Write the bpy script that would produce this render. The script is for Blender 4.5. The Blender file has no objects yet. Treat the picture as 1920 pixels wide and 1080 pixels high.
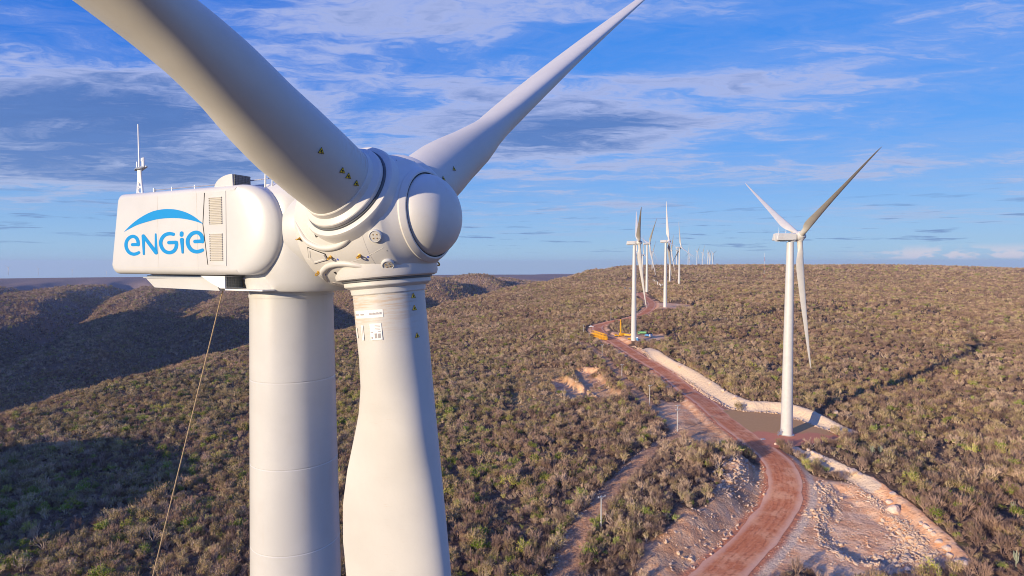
import bpy, bmesh, math, random
import numpy as np
from mathutils import Vector, Matrix

# ------------------------------------------------------------------ camera, sky, sun, exposure
SC = bpy.context.scene
COL = SC.collection
R = math.radians
FPX, PITCH = 1100.0, 0.041            # focal length in pixels of a 1920 wide picture, downward pitch
cam_data = bpy.data.cameras.new("camera")
cam_data.sensor_width = 36.0
cam_data.lens = 36.0 * FPX / 1920.0
cam_data.clip_start = 0.5
cam_data.clip_end = 90000.0
cam = bpy.data.objects.new("camera", cam_data)
cam.location = (0, 0, 0)
cam.rotation_euler = (math.pi / 2 - PITCH, 0, 0)
COL.objects.link(cam)
SC.camera = cam

SUN_EL = R(12.6)
SUN_AZ = math.atan2(-0.752, -0.659)      # compass angle of the sun, measured from +Y towards +X
sun_dir = Vector((math.sin(SUN_AZ) * math.cos(SUN_EL), math.cos(SUN_AZ) * math.cos(SUN_EL), math.sin(SUN_EL)))

SC.view_settings.view_transform = 'Standard'
SC.view_settings.look = 'None'
SC.view_settings.gamma = 1.0
SC.view_settings.exposure = 0.20
SC.cycles.max_bounces = 5
SC.cycles.pixel_filter_type = 'BLACKMAN_HARRIS'
SC.cycles.filter_width = 1.0
SC.cycles.volume_bounces = 0
SC.cycles.transparent_max_bounces = 8

sd = bpy.data.lights.new("sun", 'SUN')
sd.energy = 5.0
sd.angle = R(0.5)
sd.color = (1.0, 0.82, 0.58)
sun = bpy.data.objects.new("sun", sd)
sun.rotation_euler = (-sun_dir).to_track_quat('-Z', 'Y').to_euler()
sun.location = (-200, -200, 200)
COL.objects.link(sun)


class NT:
    """small helper for building node trees"""
    def __init__(self, tree):
        self.t = tree
        self.n = tree.nodes
        self.l = tree.links

    def node(self, typ, ins=None, **kw):
        nd = self.n.new(typ)
        for k, v in kw.items():
            setattr(nd, k, v)
        if ins:
            for k, v in ins.items():
                self.put(nd.inputs[k], v)
        return nd

    def put(self, sock, v):
        if isinstance(v, bpy.types.NodeSocket):
            self.l.new(v, sock)
        else:
            if getattr(sock, 'type', '') == 'RGBA' and len(v) == 3:
                v = (*v, 1.0)
            sock.default_value = v

    def math(self, op, a, b=0.0, c=None, clamp=False):
        nd = self.node('ShaderNodeMath', operation=op, use_clamp=clamp)
        self.put(nd.inputs[0], a)
        self.put(nd.inputs[1], b)
        if c is not None:
            self.put(nd.inputs[2], c)
        return nd.outputs[0]

    def vmath(self, op, a, b=None, s=None):
        nd = self.node('ShaderNodeVectorMath', operation=op)
        self.put(nd.inputs[0], a)
        if b is not None:
            self.put(nd.inputs[1], b)
        if s is not None:
            self.put(nd.inputs['Scale'], s)
        return nd.outputs[0]

    def mix(self, f, a, b, typ='MIX'):
        nd = self.node('ShaderNodeMix', data_type='RGBA', blend_type=typ)
        self.put(nd.inputs[0], f)
        self.put(nd.inputs[6], a)
        self.put(nd.inputs[7], b)
        return nd.outputs[2]

    def noise(self, vec, scale, detail=4.0, rough=0.55, dist=0.0):
        nd = self.node('ShaderNodeTexNoise', {'Scale': scale, 'Detail': detail, 'Roughness': rough, 'Distortion': dist})
        if vec is not None:
            self.put(nd.inputs['Vector'], vec)
        return nd.outputs[0]

    def step(self, x, lo, hi, smooth=True):
        nd = self.node('ShaderNodeMapRange', interpolation_type='SMOOTHSTEP' if smooth else 'LINEAR')
        self.put(nd.inputs['Value'], x)
        nd.inputs['From Min'].default_value = lo
        nd.inputs['From Max'].default_value = hi
        return nd.outputs['Result']


def build_world():
    w = bpy.data.worlds.new("World")
    SC.world = w
    w.use_nodes = True
    k = NT(w.node_tree)
    k.n.clear()
    sky = k.node('ShaderNodeTexSky', sky_type='NISHITA', sun_disc=False, sun_elevation=SUN_EL,
                 sun_rotation=SUN_AZ % (2 * math.pi), altitude=600.0, air_density=1.0, dust_density=0.3, ozone_density=2.5)
    hsv = k.node('ShaderNodeHueSaturation', {'Hue': 0.512, 'Saturation': 1.42, 'Value': 1.0, 'Fac': 1.0, 'Color': sky.outputs[0]})
    tc = k.node('ShaderNodeTexCoord')
    d = k.vmath('NORMALIZE', tc.outputs['Generated'])
    sep = k.node('ShaderNodeSeparateXYZ', {0: d})
    # sky colour: pale blue horizon (no yellow), unseen zenith deepened for blue fill
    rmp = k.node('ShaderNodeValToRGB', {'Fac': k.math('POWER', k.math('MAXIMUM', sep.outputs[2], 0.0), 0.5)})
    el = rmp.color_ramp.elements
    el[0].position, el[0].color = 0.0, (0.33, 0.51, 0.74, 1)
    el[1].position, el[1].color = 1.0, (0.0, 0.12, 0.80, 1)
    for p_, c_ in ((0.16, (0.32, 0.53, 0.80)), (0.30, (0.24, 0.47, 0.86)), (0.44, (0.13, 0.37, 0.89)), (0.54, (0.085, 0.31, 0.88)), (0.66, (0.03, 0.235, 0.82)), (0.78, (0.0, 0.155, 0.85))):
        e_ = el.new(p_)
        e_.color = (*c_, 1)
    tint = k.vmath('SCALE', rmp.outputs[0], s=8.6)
    left = k.math('MULTIPLY', k.step(sep.outputs[0], 0.25, -0.55), k.step(sep.outputs[2], 0.03, 0.25))
    tint = k.mix(left, tint, k.vmath('MULTIPLY', tint, (0.34, 0.66, 0.88)))
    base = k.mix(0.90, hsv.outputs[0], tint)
    z = k.math('MAXIMUM', sep.outputs[2], 0.0)
    inv = k.math('DIVIDE', 1.0, k.math('ADD', z, 0.05))
    p = k.vmath('SCALE', k.node('ShaderNodeCombineXYZ', {0: sep.outputs[0], 1: sep.outputs[1], 2: 0.0}).outputs[0], s=inv)
    # broken, streaky cloud field on a flat layer overhead
    rot = k.node('ShaderNodeMapping', {'Vector': p, 'Rotation': (0, 0, R(-20)), 'Scale': (0.55, 1.0, 1.0), 'Location': (3.3, 1.7, 0.0)}).outputs[0]
    w1, w2 = k.noise(rot, 0.8, 3.0, 0.5), k.noise(k.vmath('ADD', rot, (7.7, 2.2, 5.0)), 2.6, 4.0, 0.55)
    off = k.node('ShaderNodeCombineXYZ', {0: w1, 1: w2, 2: 0.0}).outputs[0]
    rw = k.vmath('ADD', rot, k.vmath('SCALE', off, s=0.75))
    n1 = k.noise(rw, 0.85, 10.0, 0.62)
    n2 = k.noise(k.vmath('ADD', rw, (11.3, 4.1, 0.0)), 2.7, 10.0, 0.66)
    n3 = k.noise(k.vmath('MULTIPLY', k.vmath('ADD', rw, (3.1, 9.4, 0.0)), (1.0, 1.6, 1.0)), 8.5, 6.0, 0.65)
    fld = k.math('ADD', k.math('ADD', k.math('MULTIPLY', n1, 0.52), k.math('MULTIPLY', n2, 0.33)), k.math('MULTIPLY', n3, 0.15))

    # broad cloud masses of this sky (places on the cloud layer)
    def blob(x, y, rx, ry, amp):
        q = k.vmath('MULTIPLY', k.vmath('SUBTRACT', p, (x, y, 0.0)), (1.0 / rx, 1.0 / ry, 0.0))
        ln = k.node('ShaderNodeVectorMath', operation='LENGTH')
        k.put(ln.inputs[0], q)
        return k.math('MULTIPLY', k.step(ln.outputs['Value'], 1.0, 0.0), amp)
    for b in CLOUD_MASSES:
        fld = k.math('ADD', fld, blob(*b))
    veil = k.step(fld, 0.40, 0.62)
    body = k.step(fld, 0.505, 0.60)
    fldt = k.math('ADD', k.math('ADD', k.math('MULTIPLY', n1, 0.50), k.math('MULTIPLY', n2, 0.34)), k.math('MULTIPLY', n3, 0.16))
    for b in CLOUD_MASSES:
        fldt = k.math('ADD', fldt, blob(*b))
    thick = k.step(fldt, 0.555, 0.72)
    up = k.step(sep.outputs[2], 0.0, 0.30)
    lit = k.mix(up, (3.9, 4.5, 6.2), (3.7, 4.3, 6.9))
    dark = k.mix(up, (1.3, 2.3, 4.8), (0.34, 1.15, 3.6))
    dark = k.mix(k.math('MULTIPLY', k.step(n2, 0.40, 0.66), 0.55), dark, (0.85, 1.85, 4.6))
    ccol = k.mix(k.math('MULTIPLY', thick, 0.97), lit, dark)
    fade = k.step(sep.outputs[2], 0.02, 0.12)
    col = k.mix(k.math('MULTIPLY', k.math('MULTIPLY', veil, 0.38), fade), base, k.vmath('SCALE', lit, s=0.97))
    col = k.mix(k.math('MULTIPLY', k.math('MULTIPLY', body, 0.85), fade), col, ccol)
    # low cumulus and grey bars far away near the horizon
    az = k.math('ARCTAN2', sep.outputs[0], sep.outputs[1])
    lowv = k.node('ShaderNodeCombineXYZ', {0: k.math('MULTIPLY', az, 9.0), 1: k.math('MULTIPLY', sep.outputs[2], 150.0), 2: 0.0}).outputs[0]
    ln_ = k.noise(lowv, 1.0, 6.0, 0.6)
    band = k.math('MULTIPLY', k.step(sep.outputs[2], 0.012, 0.03), k.step(sep.outputs[2], 0.13, 0.05))
    la = k.math('MULTIPLY', k.math('MULTIPLY', k.step(ln_, 0.56, 0.66), band), 0.75)
    col = k.mix(la, col, (1.3, 2.2, 4.4))
    cv = k.node('ShaderNodeCombineXYZ', {0: k.math('MULTIPLY', az, 26.0), 1: k.math('MULTIPLY', sep.outputs[2], 70.0), 2: 3.0}).outputs[0]
    cn = k.noise(cv, 1.0, 6.0, 0.55)
    cb = k.math('MULTIPLY', k.math('MULTIPLY', k.step(sep.outputs[2], 0.004, 0.010), k.step(sep.outputs[2], 0.030, 0.014)), k.step(az, 0.50, 0.62))
    col = k.mix(k.math('MULTIPLY', k.step(cn, 0.42, 0.54), cb), col, (5.6, 5.6, 6.4))
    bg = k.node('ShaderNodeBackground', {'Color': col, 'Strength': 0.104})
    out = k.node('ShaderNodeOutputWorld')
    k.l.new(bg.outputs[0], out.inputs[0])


CLOUD_MASSES = [(-2.9, 4.1, 2.4, 2.1, 0.25), (-2.0, 2.9, 1.6, 0.9, 0.10), (0.3, 3.7, 1.6, 1.25, 0.22), (1.0, 2.65, 1.5, 0.5, 0.05), (2.6, 2.9, 1.3, 0.9, -0.05),
                (2.2, 5.8, 2.2, 1.4, -0.06), (-6.0, 8.5, 3.5, 3.0, -0.12), (-0.4, 2.15, 0.9, 0.35, 0.05), (0.6, 5.9, 0.8, 0.35, 0.08)]
build_world()

# ------------------------------------------------------------------ mesh helpers
class MB:
    """collects shapes and links them as one mesh object"""
    def __init__(self):
        self.v, self.f, self.m = [], [], []
        self.xf = Matrix.Identity(4)
        self.mi = 0

    def add(self, verts, faces):
        o = len(self.v)
        self.v += [tuple(self.xf @ Vector(p)) for p in verts]
        self.f += [tuple(i + o for i in fc) for fc in faces]
        self.m += [self.mi] * len(faces)

    def box(self, c, s, rz=0.0, bevel=0.0, rx=0.0, ry=0.0):
        if bevel > 0:
            bm = bmesh.new()
            bmesh.ops.create_cube(bm, size=1.0)
            for q in bm.verts:
                q.co = Vector((q.co.x * s[0], q.co.y * s[1], q.co.z * s[2]))
            bmesh.ops.bevel(bm, geom=list(bm.edges), offset=bevel, segments=2, affect='EDGES', profile=0.6)
            vs = [q.co.copy() for q in bm.verts]
            bm.verts.index_update()
            fs = [tuple(q.index for q in f.verts) for f in bm.faces]
            bm.free()
        else:
            x, y, z = s[0] / 2, s[1] / 2, s[2] / 2
            vs = [Vector(q) for q in ((-x, -y, -z), (x, -y, -z), (x, y, -z), (-x, y, -z), (-x, -y, z), (x, -y, z), (x, y, z), (-x, y, z))]
            fs = [(0, 3, 2, 1), (4, 5, 6, 7), (0, 1, 5, 4), (1, 2, 6, 5), (2, 3, 7, 6), (3, 0, 4, 7)]
        M = Matrix.Translation(c) @ Matrix.Rotation(rz, 4, 'Z') @ Matrix.Rotation(ry, 4, 'Y') @ Matrix.Rotation(rx, 4, 'X')
        self.add([M @ q for q in vs], fs)

    def tube(self, pts, rad, n=8, cap=True):
        pts = [Vector(p) for p in pts]
        if not hasattr(rad, '__len__'):
            rad = [rad] * len(pts)
        vs, fs = [], []
        up = None
        for i, p in enumerate(pts):
            t = (pts[min(i + 1, len(pts) - 1)] - pts[max(i - 1, 0)]).normalized()
            if up is None:
                up = t.orthogonal().normalized()
            up = (up - t * up.dot(t)).normalized()
            b = t.cross(up)
            for j in range(n):
                a = 2 * math.pi * j / n
                vs.append(p + (up * math.cos(a) + b * math.sin(a)) * rad[i])
        for i in range(len(pts) - 1):
            for j in range(n):
                k = (j + 1) % n
                fs.append((i * n + j, i * n + k, (i + 1) * n + k, (i + 1) * n + j))
        if cap:
            fs.append(tuple(range(n - 1, -1, -1)))
            fs.append(tuple((len(pts) - 1) * n + j for j in range(n)))
        self.add(vs, fs)

    def lathe(self, prof, n=48, axis='Z', M=None, caps=True):
        """prof: (position along axis, radius)"""
        vs, fs = [], []
        for (h, r) in prof:
            for j in range(n):
                a = 2 * math.pi * j / n
                if axis == 'Z':
                    vs.append(Vector((r * math.cos(a), r * math.sin(a), h)))
                else:
                    vs.append(Vector((h, r * math.cos(a), r * math.sin(a))))
        for i in range(len(prof) - 1):
            for j in range(n):
                k = (j + 1) % n
                fs.append((i * n + j, i * n + k, (i + 1) * n + k, (i + 1) * n + j))
        if caps:
            fs.append(tuple(range(n - 1, -1, -1)))
            fs.append(tuple((len(prof) - 1) * n + j for j in range(n)))
        if M is not None:
            vs = [M @ q for q in vs]
        self.add(vs, fs)

    def prism(self, poly, origin, ex, ey, depth):
        """polygon in the plane (ex, ey) at origin, extruded by depth along ex x ey"""
        ex, ey, o = Vector(ex), Vector(ey), Vector(origin)
        nz = ex.cross(ey).normalized()
        n = len(poly)
        a = [o + ex * p[0] + ey * p[1] for p in poly]
        b = [q + nz * depth for q in a]
        self.add(a + b, [tuple(range(n - 1, -1, -1)), tuple(range(n, 2 * n))] + [(i, (i + 1) % n, n + (i + 1) % n, n + i) for i in range(n)])

    def mesh(self, name, mats, smooth=True, angle=35.0):
        me = bpy.data.meshes.new(name)
        me.from_pydata(self.v, [], self.f)
        for m in (mats if isinstance(mats, (list, tuple)) else [mats]):
            me.materials.append(m)
        me.polygons.foreach_set('material_index', self.m)
        me.update()
        bm = bmesh.new()
        bm.from_mesh(me)
        bmesh.ops.recalc_face_normals(bm, faces=bm.faces)
        bm.to_mesh(me)
        bm.free()
        if smooth:
            me.polygons.foreach_set('use_smooth', [True] * len(me.polygons))
            me.set_sharp_from_angle(angle=R(angle))
        return me

    def build(self, name, mats, parent=None, smooth=True, angle=35.0):
        return link(name, self.mesh(name, mats, smooth, angle), parent)


def link(name, data, parent=None, M=None):
    o = bpy.data.objects.new(name, data)
    COL.objects.link(o)
    if parent is not None:
        o.parent = parent
    if M is not None:
        o.matrix_basis = M
    return o


def tag(o, label, cat, group=None):
    o['label'] = label
    o['category'] = cat
    if group:
        o['group'] = group
    return o


def empty(name, loc, rz=0.0):
    o = bpy.data.objects.new(name, None)
    o.empty_display_size = 1.0
    o.location = loc
    o.rotation_euler = (0, 0, rz)
    COL.objects.link(o)
    return o


def copy_tree(o, parent=None):
    c = o.copy()
    COL.objects.link(c)
    if parent is not None:
        c.parent = parent
    for ch in list(o.children):
        copy_tree(ch, c)
    return c


# ------------------------------------------------------------------ materials
def mat(name, col, rough=0.6, var=0.0, scale=3.0, metal=0.0, coat=0.0, bump=0.0, spec=0.5):
    m = bpy.data.materials.new(name)
    m.use_nodes = True
    k = NT(m.node_tree)
    b = k.n['Principled BSDF']
    b.inputs['Roughness'].default_value = rough
    b.inputs['Metallic'].default_value = metal
    b.inputs['Specular IOR Level'].default_value = spec
    if coat:
        b.inputs['Coat Weight'].default_value = coat
        b.inputs['Coat Roughness'].default_value = 0.12
    if var > 0 or bump > 0:
        tc = k.node('ShaderNodeTexCoord')
        n = k.noise(tc.outputs['Object'], scale, 6.0, 0.6)
    if var > 0:
        lo = tuple(c * (1 - var) for c in col)
        hi = tuple(min(1, c * (1 + var)) for c in col)
        k.put(b.inputs['Base Color'], k.mix(n, lo, hi))
    else:
        b.inputs['Base Color'].default_value = (*col, 1)
    if bump > 0:
        bp = k.node('ShaderNodeBump', {'Strength': bump, 'Height': n})
        k.l.new(bp.outputs[0], b.inputs['Normal'])
    return m


def paint_mat(name, col, rough, streak_axis, dirt=(0.50, 0.34, 0.20), amt=0.25, coat=0.0):
    """white gel coat with faint dirt streaks and patches"""
    m = bpy.data.materials.new(name)
    m.use_nodes = True
    k = NT(m.node_tree)
    b = k.n['Principled BSDF']
    tc = k.node('ShaderNodeTexCoord')
    ob = tc.outputs['Object']
    sc = [1.6, 1.6, 1.6]
    sc[streak_axis] = 0.16
    st = k.noise(k.vmath('MULTIPLY', ob, tuple(sc)), 1.8, 6.0, 0.65)
    pt = k.noise(ob, 0.45, 5.0, 0.6)
    fine = k.noise(ob, 14.0, 3.0, 0.6)
    f = k.math('MULTIPLY', k.step(st, 0.50, 0.80), k.step(pt, 0.42, 0.70))
    f = k.math('MULTIPLY', f, amt)
    c0 = k.mix(fine, tuple(c * 0.97 for c in col), tuple(min(1, c * 1.03) for c in col))
    c1 = k.mix(k.step(pt, 0.35, 0.65), c0, tuple(c * 0.94 for c in col))
    k.put(b.inputs['Base Color'], k.mix(f, c1, dirt))
    k.put(b.inputs['Roughness'], k.math('ADD', k.math('MULTIPLY', st, 0.18), rough - 0.09))
    if coat:
        b.inputs['Coat Weight'].default_value = coat
        b.inputs['Coat Roughness'].default_value = 0.2
    bp = k.node('ShaderNodeBump', {'Strength': 0.03, 'Distance': 0.02, 'Height': fine})
    k.l.new(bp.outputs[0], b.inputs['Normal'])
    return m


M_TOWER = paint_mat('tower_paint', (0.62, 0.61, 0.58), 0.34, 2, amt=0.26, coat=0.25)
M_NAC = paint_mat('nacelle_paint', (0.60, 0.60, 0.59), 0.38, 0, amt=0.14, coat=0.2)
M_HUB = paint_mat('spinner_paint', (0.66, 0.64, 0.60), 0.46, 0, amt=0.30)
M_LOGO = mat('logo_blue', (0.0, 0.26, 0.62), 0.5, spec=0.2)
M_DARK = mat('dark_gap', (0.012, 0.013, 0.015), 0.7)
M_GRILLE = mat('grille_grey', (0.14, 0.15, 0.16), 0.55, metal=0.4)
M_LOUVRE = mat('louvre_cream', (0.60, 0.575, 0.52), 0.5)
M_BAR = mat('bar_grey', (0.19, 0.20, 0.21), 0.5, metal=0.3)
M_STEEL = mat('galvanised_steel', (0.55, 0.56, 0.57), 0.38, 0.15, 6.0, metal=0.75)
M_WHITE = mat('white_plastic', (0.82, 0.82, 0.80), 0.4)
M_YEL = mat('sign_yellow', (0.80, 0.58, 0.02), 0.45)
M_BLACK = mat('black_marking', (0.015, 0.015, 0.015), 0.6)
M_GOLD = mat('brass_eye', (0.62, 0.36, 0.06), 0.35, 0.2, 20.0, metal=0.7)
M_BLUE = mat('blue_dot', (0.10, 0.16, 0.62), 0.5)
M_PATCH = mat('grey_patch', (0.36, 0.33, 0.32), 0.6, 0.2, 9.0)
M_ROPE = mat('rope_tan', (0.48, 0.34, 0.19), 0.8, 0.2, 40.0)
M_CONC = mat('pole_concrete', (0.50, 0.48, 0.44), 0.85, 0.15, 3.0)
M_CRANE = mat('machine_yellow', (0.80, 0.42, 0.02), 0.45, 0.12, 2.0)
M_TYRE = mat('tyre_rubber', (0.02, 0.02, 0.022), 0.8)
M_GLASS = mat('dark_glass', (0.03, 0.04, 0.05), 0.1)
M_GREEN = mat('machine_green', (0.22, 0.50, 0.20), 0.5, 0.1, 2.0)
M_TBLUE = mat('cab_blue', (0.10, 0.28, 0.55), 0.4)
M_RED = mat('mast_red', (0.62, 0.10, 0.06), 0.5)
M_ROCK = None


def blade_mat():
    m = paint_mat('blade_paint', (0.60, 0.58, 0.535), 0.48, 2, amt=0.0)
    k = NT(m.node_tree)
    b = k.n['Principled BSDF']
    old = b.inputs['Base Color'].links[0].from_socket
    tc = k.node('ShaderNodeTexCoord')
    sep = k.node('ShaderNodeSeparateXYZ', {0: tc.outputs['Object']})
    # rust-brown weeping at the root and thin chordwise scratches along the laminate overlap
    vz = k.vmath('MULTIPLY', tc.outputs['Object'], (0.8, 0.8, 9.0))
    s = k.noise(vz, 1.6, 5.0, 0.65)
    root = k.math('MULTIPLY', k.step(sep.outputs[2], 4.4, 2.5), k.step(s, 0.42, 0.62))
    root = k.math('MULTIPLY', root, k.step(sep.outputs[1], -0.2, 0.8))
    ax = k.math('ABSOLUTE', k.math('SUBTRACT', sep.outputs[0], k.math('MULTIPLY', sep.outputs[2], -0.02)))
    vs = k.vmath('MULTIPLY', tc.outputs['Object'], (1.3, 1.3, 26.0))
    s2 = k.noise(vs, 1.0, 4.0, 0.7)
    scr = k.math('MULTIPLY', k.math('MULTIPLY', k.step(ax, 0.75, 0.0), k.step(s2, 0.60, 0.72)), k.step(sep.outputs[2], 5.0, 7.0))
    scr = k.math('MULTIPLY', scr, k.step(sep.outputs[2], 30.0, 12.0))
    c = k.mix(k.math('MULTIPLY', root, 0.55), old, (0.52, 0.34, 0.18))
    c = k.mix(k.math('MULTIPLY', scr, 0.5), c, (0.50, 0.33, 0.20))
    k.put(b.inputs['Base Color'], c)
    return m


M_BLADE = blade_mat()

# ------------------------------------------------------------------ terrain
MAIN = (-8.33, 22.2, -88.93, -25.76, 58.9)
T2 = (125.66, 265.6, -77.95, 3.97, 59.2)
FAR = [  # x, y, base height, yaw, rotor angle, label
    (113.4, 544.5, -70.6, -10, 57, "white turbine with the yellow crane and blue barrel at its foot"),
    (247.9, 1078.1, -53.0, 6, 75, "slim white turbine just right of the crane site turbine, standing where the red road ends"),
    (209.4, 800.8, -59.3, -12, 22, "white turbine right of the red road bend with one blade pointing straight up"),
    (389.6, 1367.2, -51.7, 14, 6, "white turbine with three spread blades standing right of the row of small posts"),
    (452.2, 1681.4, -52.6, -6, 75, "distant white turbine showing half behind the straight-up blade turbine"),
    (408.4, 1834.7, -61.5, 18, 0, "distant white turbine hidden behind the drooping blade of the crane site turbine"),
    (426.9, 2024.4, -52.7, -10, 20, "distant white turbine at the end of the pale side track, behind the crane site tower"),
    (666.7, 2791.9, -31.9, 22, 93, "small distant turbine with grey blades, alone in the gap left of the straight-up blade turbine"),
    (896.8, 3198.6, -15.4, 10, 51, "small distant turbine between the straight-up blade tower and the three spread blades"),
    (1061.8, 3540.6, -24.5, 10, 111, "small distant turbine on the crest just right of the three spread blades turbine"),
    (1178.5, 3742.1, -12.1, 2, 69, "small crest turbine in front of the dark cloud bar, left of the tight cluster"),
    (1260.2, 3888.2, -15.8, 6, 87, "small crest turbine at the dark cloud bar's right end, beside the tight cluster"),
    (1349.4, 4047.7, -16.7, -6, 57, "tiny crest turbine, leftmost of the tight cluster of three at the row's far end"),
    (1411.2, 4130.6, -19.1, 10, 54, "tiny crest turbine, rightmost of the row running away over the hill"),
    (1516.3, 4507.3, -24.0, -10, 60, "tiny crest turbine in the middle of the tight cluster at the row's far end"),
    (1869.6, 6195.7, -35.0, -10, 30, "tiniest turbine just peeking over the crest left of the dark cloud bar"),
    (-5866.0, 6832.5, -128.4, -10, 60, "tiny turbine on the far left horizon, nearest the picture's left edge"),
    (-6664.2, 8254.9, -158.8, -10, 80, "tiny turbine second from the left on the far left horizon"),
    (-6750.9, 9004.6, -179.7, -10, 50, "tiny turbine third from the left on the far left horizon"),
    (-8556.5, 12379.7, -246.9, -10, 70, "faintest tiny turbine on the left horizon, right beside the logo nacelle"),
]
CT = [(t[0], t[1], t[2]) for t in FAR[:14]] + [(MAIN[0], MAIN[1], MAIN[2]), (T2[0], T2[1], T2[2])]
CT += [(-332, 380, -95), (-320, 720, -96), (-144, 1320, -91), (69, 1900, -62), (318, 2500, -34), (-200, 258, -93), (-157, 180, -91),
       (31, 859, -82), (-33, 610, -86), (133, 1220, -73), (315, 1822, -58), (-250, 40, -94), (0, -200, -92), (200, -100, -88), (400, 60, -84),
       (-300, -150, -95), (684, 800, -76), (807, 1200, -71), (1047, 1800, -57), (1282, 1500, -68), (246, 288, -80), (368, 430, -79), (152, 174, -82),
       (1513, 2600, -22), (2545, 3500, -23), (2990, 3500, -29), (900, 500, -84), (1500, 900, -84), (2300, 1800, -72), (3200, 2600, -55),
       (52, 416, -85), (1900, 200, -95), (60, 155, -84), (600, 2300, -36), (900, 2700, -20)]
CT = np.array(CT, float)


def _tps(r2):
    return 0.5 * r2 * np.log(np.maximum(r2, 1e-12))


def _rbf_fit(C, lam=2e-4):
    P = C[:, :2] / 1000.0
    n = len(P)
    K = _tps(((P[:, None] - P[None]) ** 2).sum(-1)) + np.eye(n) * lam
    Q = np.concatenate([np.ones((n, 1)), P], 1)
    A = np.block([[K, Q], [Q.T, np.zeros((3, 3))]])
    s = np.linalg.solve(A, np.concatenate([C[:, 2], np.zeros(3)]))
    return P, s[:n], s[n:]


_P, _W, _A = _rbf_fit(CT)


def h_rbf(x, y):
    x = np.asarray(x, float) / 1000.0
    y = np.asarray(y, float) / 1000.0
    o = _A[0] + _A[1] * x + _A[2] * y
    for (px, py), w in zip(_P, _W):
        o = o + w * _tps((x - px) ** 2 + (y - py) ** 2)
    return o


def _hash(ix, iy, seed):
    n = (ix.astype(np.int64) * 374761393 + iy.astype(np.int64) * 668265263 + seed * 1442695041) & 0xffffffff
    n = ((n ^ (n >> 13)) * 1274126177) & 0xffffffff
    n = n ^ (n >> 16)
    return (n & 0xffff) / 65535.0


def vnoise(x, y, seed=0):
    x = np.asarray(x, float)
    y = np.asarray(y, float)
    ix, iy = np.floor(x), np.floor(y)
    fx, fy = x - ix, y - iy
    fx = fx * fx * fx * (fx * (fx * 6 - 15) + 10)
    fy = fy * fy * fy * (fy * (fy * 6 - 15) + 10)
    ix, iy = ix.astype(np.int64), iy.astype(np.int64)
    a, b = _hash(ix, iy, seed), _hash(ix + 1, iy, seed)
    c, d = _hash(ix, iy + 1, seed), _hash(ix + 1, iy + 1, seed)
    return (a + (b - a) * fx) * (1 - fy) + (c + (d - c) * fx) * fy - 0.5


def fbm(x, y, scale, octv=4, seed=0, gain=0.5):
    o, a, f = 0.0, 1.0, 1.0 / scale
    for i in range(octv):
        o = o + a * vnoise(x * f + 17.3 * i, y * f - 9.1 * i, seed + i)
        a *= gain
        f *= 2.0
    return o


def sst(x, a, b):
    t = np.clip((np.asarray(x, float) - a) / (b - a), 0, 1)
    return t * t * (3 - 2 * t)


EDGE_Y = [-900, -300, 0, 380, 720, 1320, 1900, 2500, 3200, 4500, 7000]
EDGE_X = [-520, -390, -315, -283, -280, -135, 60, 310, 590, 1000, 1500]


def left_hills(x, y):
    """rolling spurs and valleys beyond the left edge of the ridge"""
    r = np.hypot(x, y)
    q = x * 0.88 + y * 0.47            # across the spurs
    u = -x * 0.47 + y * 0.88           # along the spurs
    wq = q + 230 * fbm(q, u * 0.6, 1100, 3, 5) + 55 * fbm(q, u, 300, 2, 9)
    ph = wq / 430.0
    sp = 1 - 2 * np.abs(ph - np.floor(ph) - 0.5)
    sp = sp * sp * (3 - 2 * sp)
    base = -146 + 26 * fbm(x, y, 2300, 3, 21)
    base = base + 66 * np.exp(-((x + 60) / 900.0) ** 2 - ((y - 3400) / 750.0) ** 2)
    z = base + 84 * np.minimum(sp - 0.5, 0.18) * (1.05 - 0.7 * sst(r, 3000, 6500)) + 9 * fbm(x, y, 260, 3, 31)
    # main side valley running down towards the ridge
    z = z - 95 * np.exp(-((q + 250 + 0.10 * u - 120 * fbm(u, q, 700, 2, 3)) / 330.0) ** 2) * sst(u, 300, 900) * (1 - sst(u, 2300, 3300))
    return z


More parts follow.
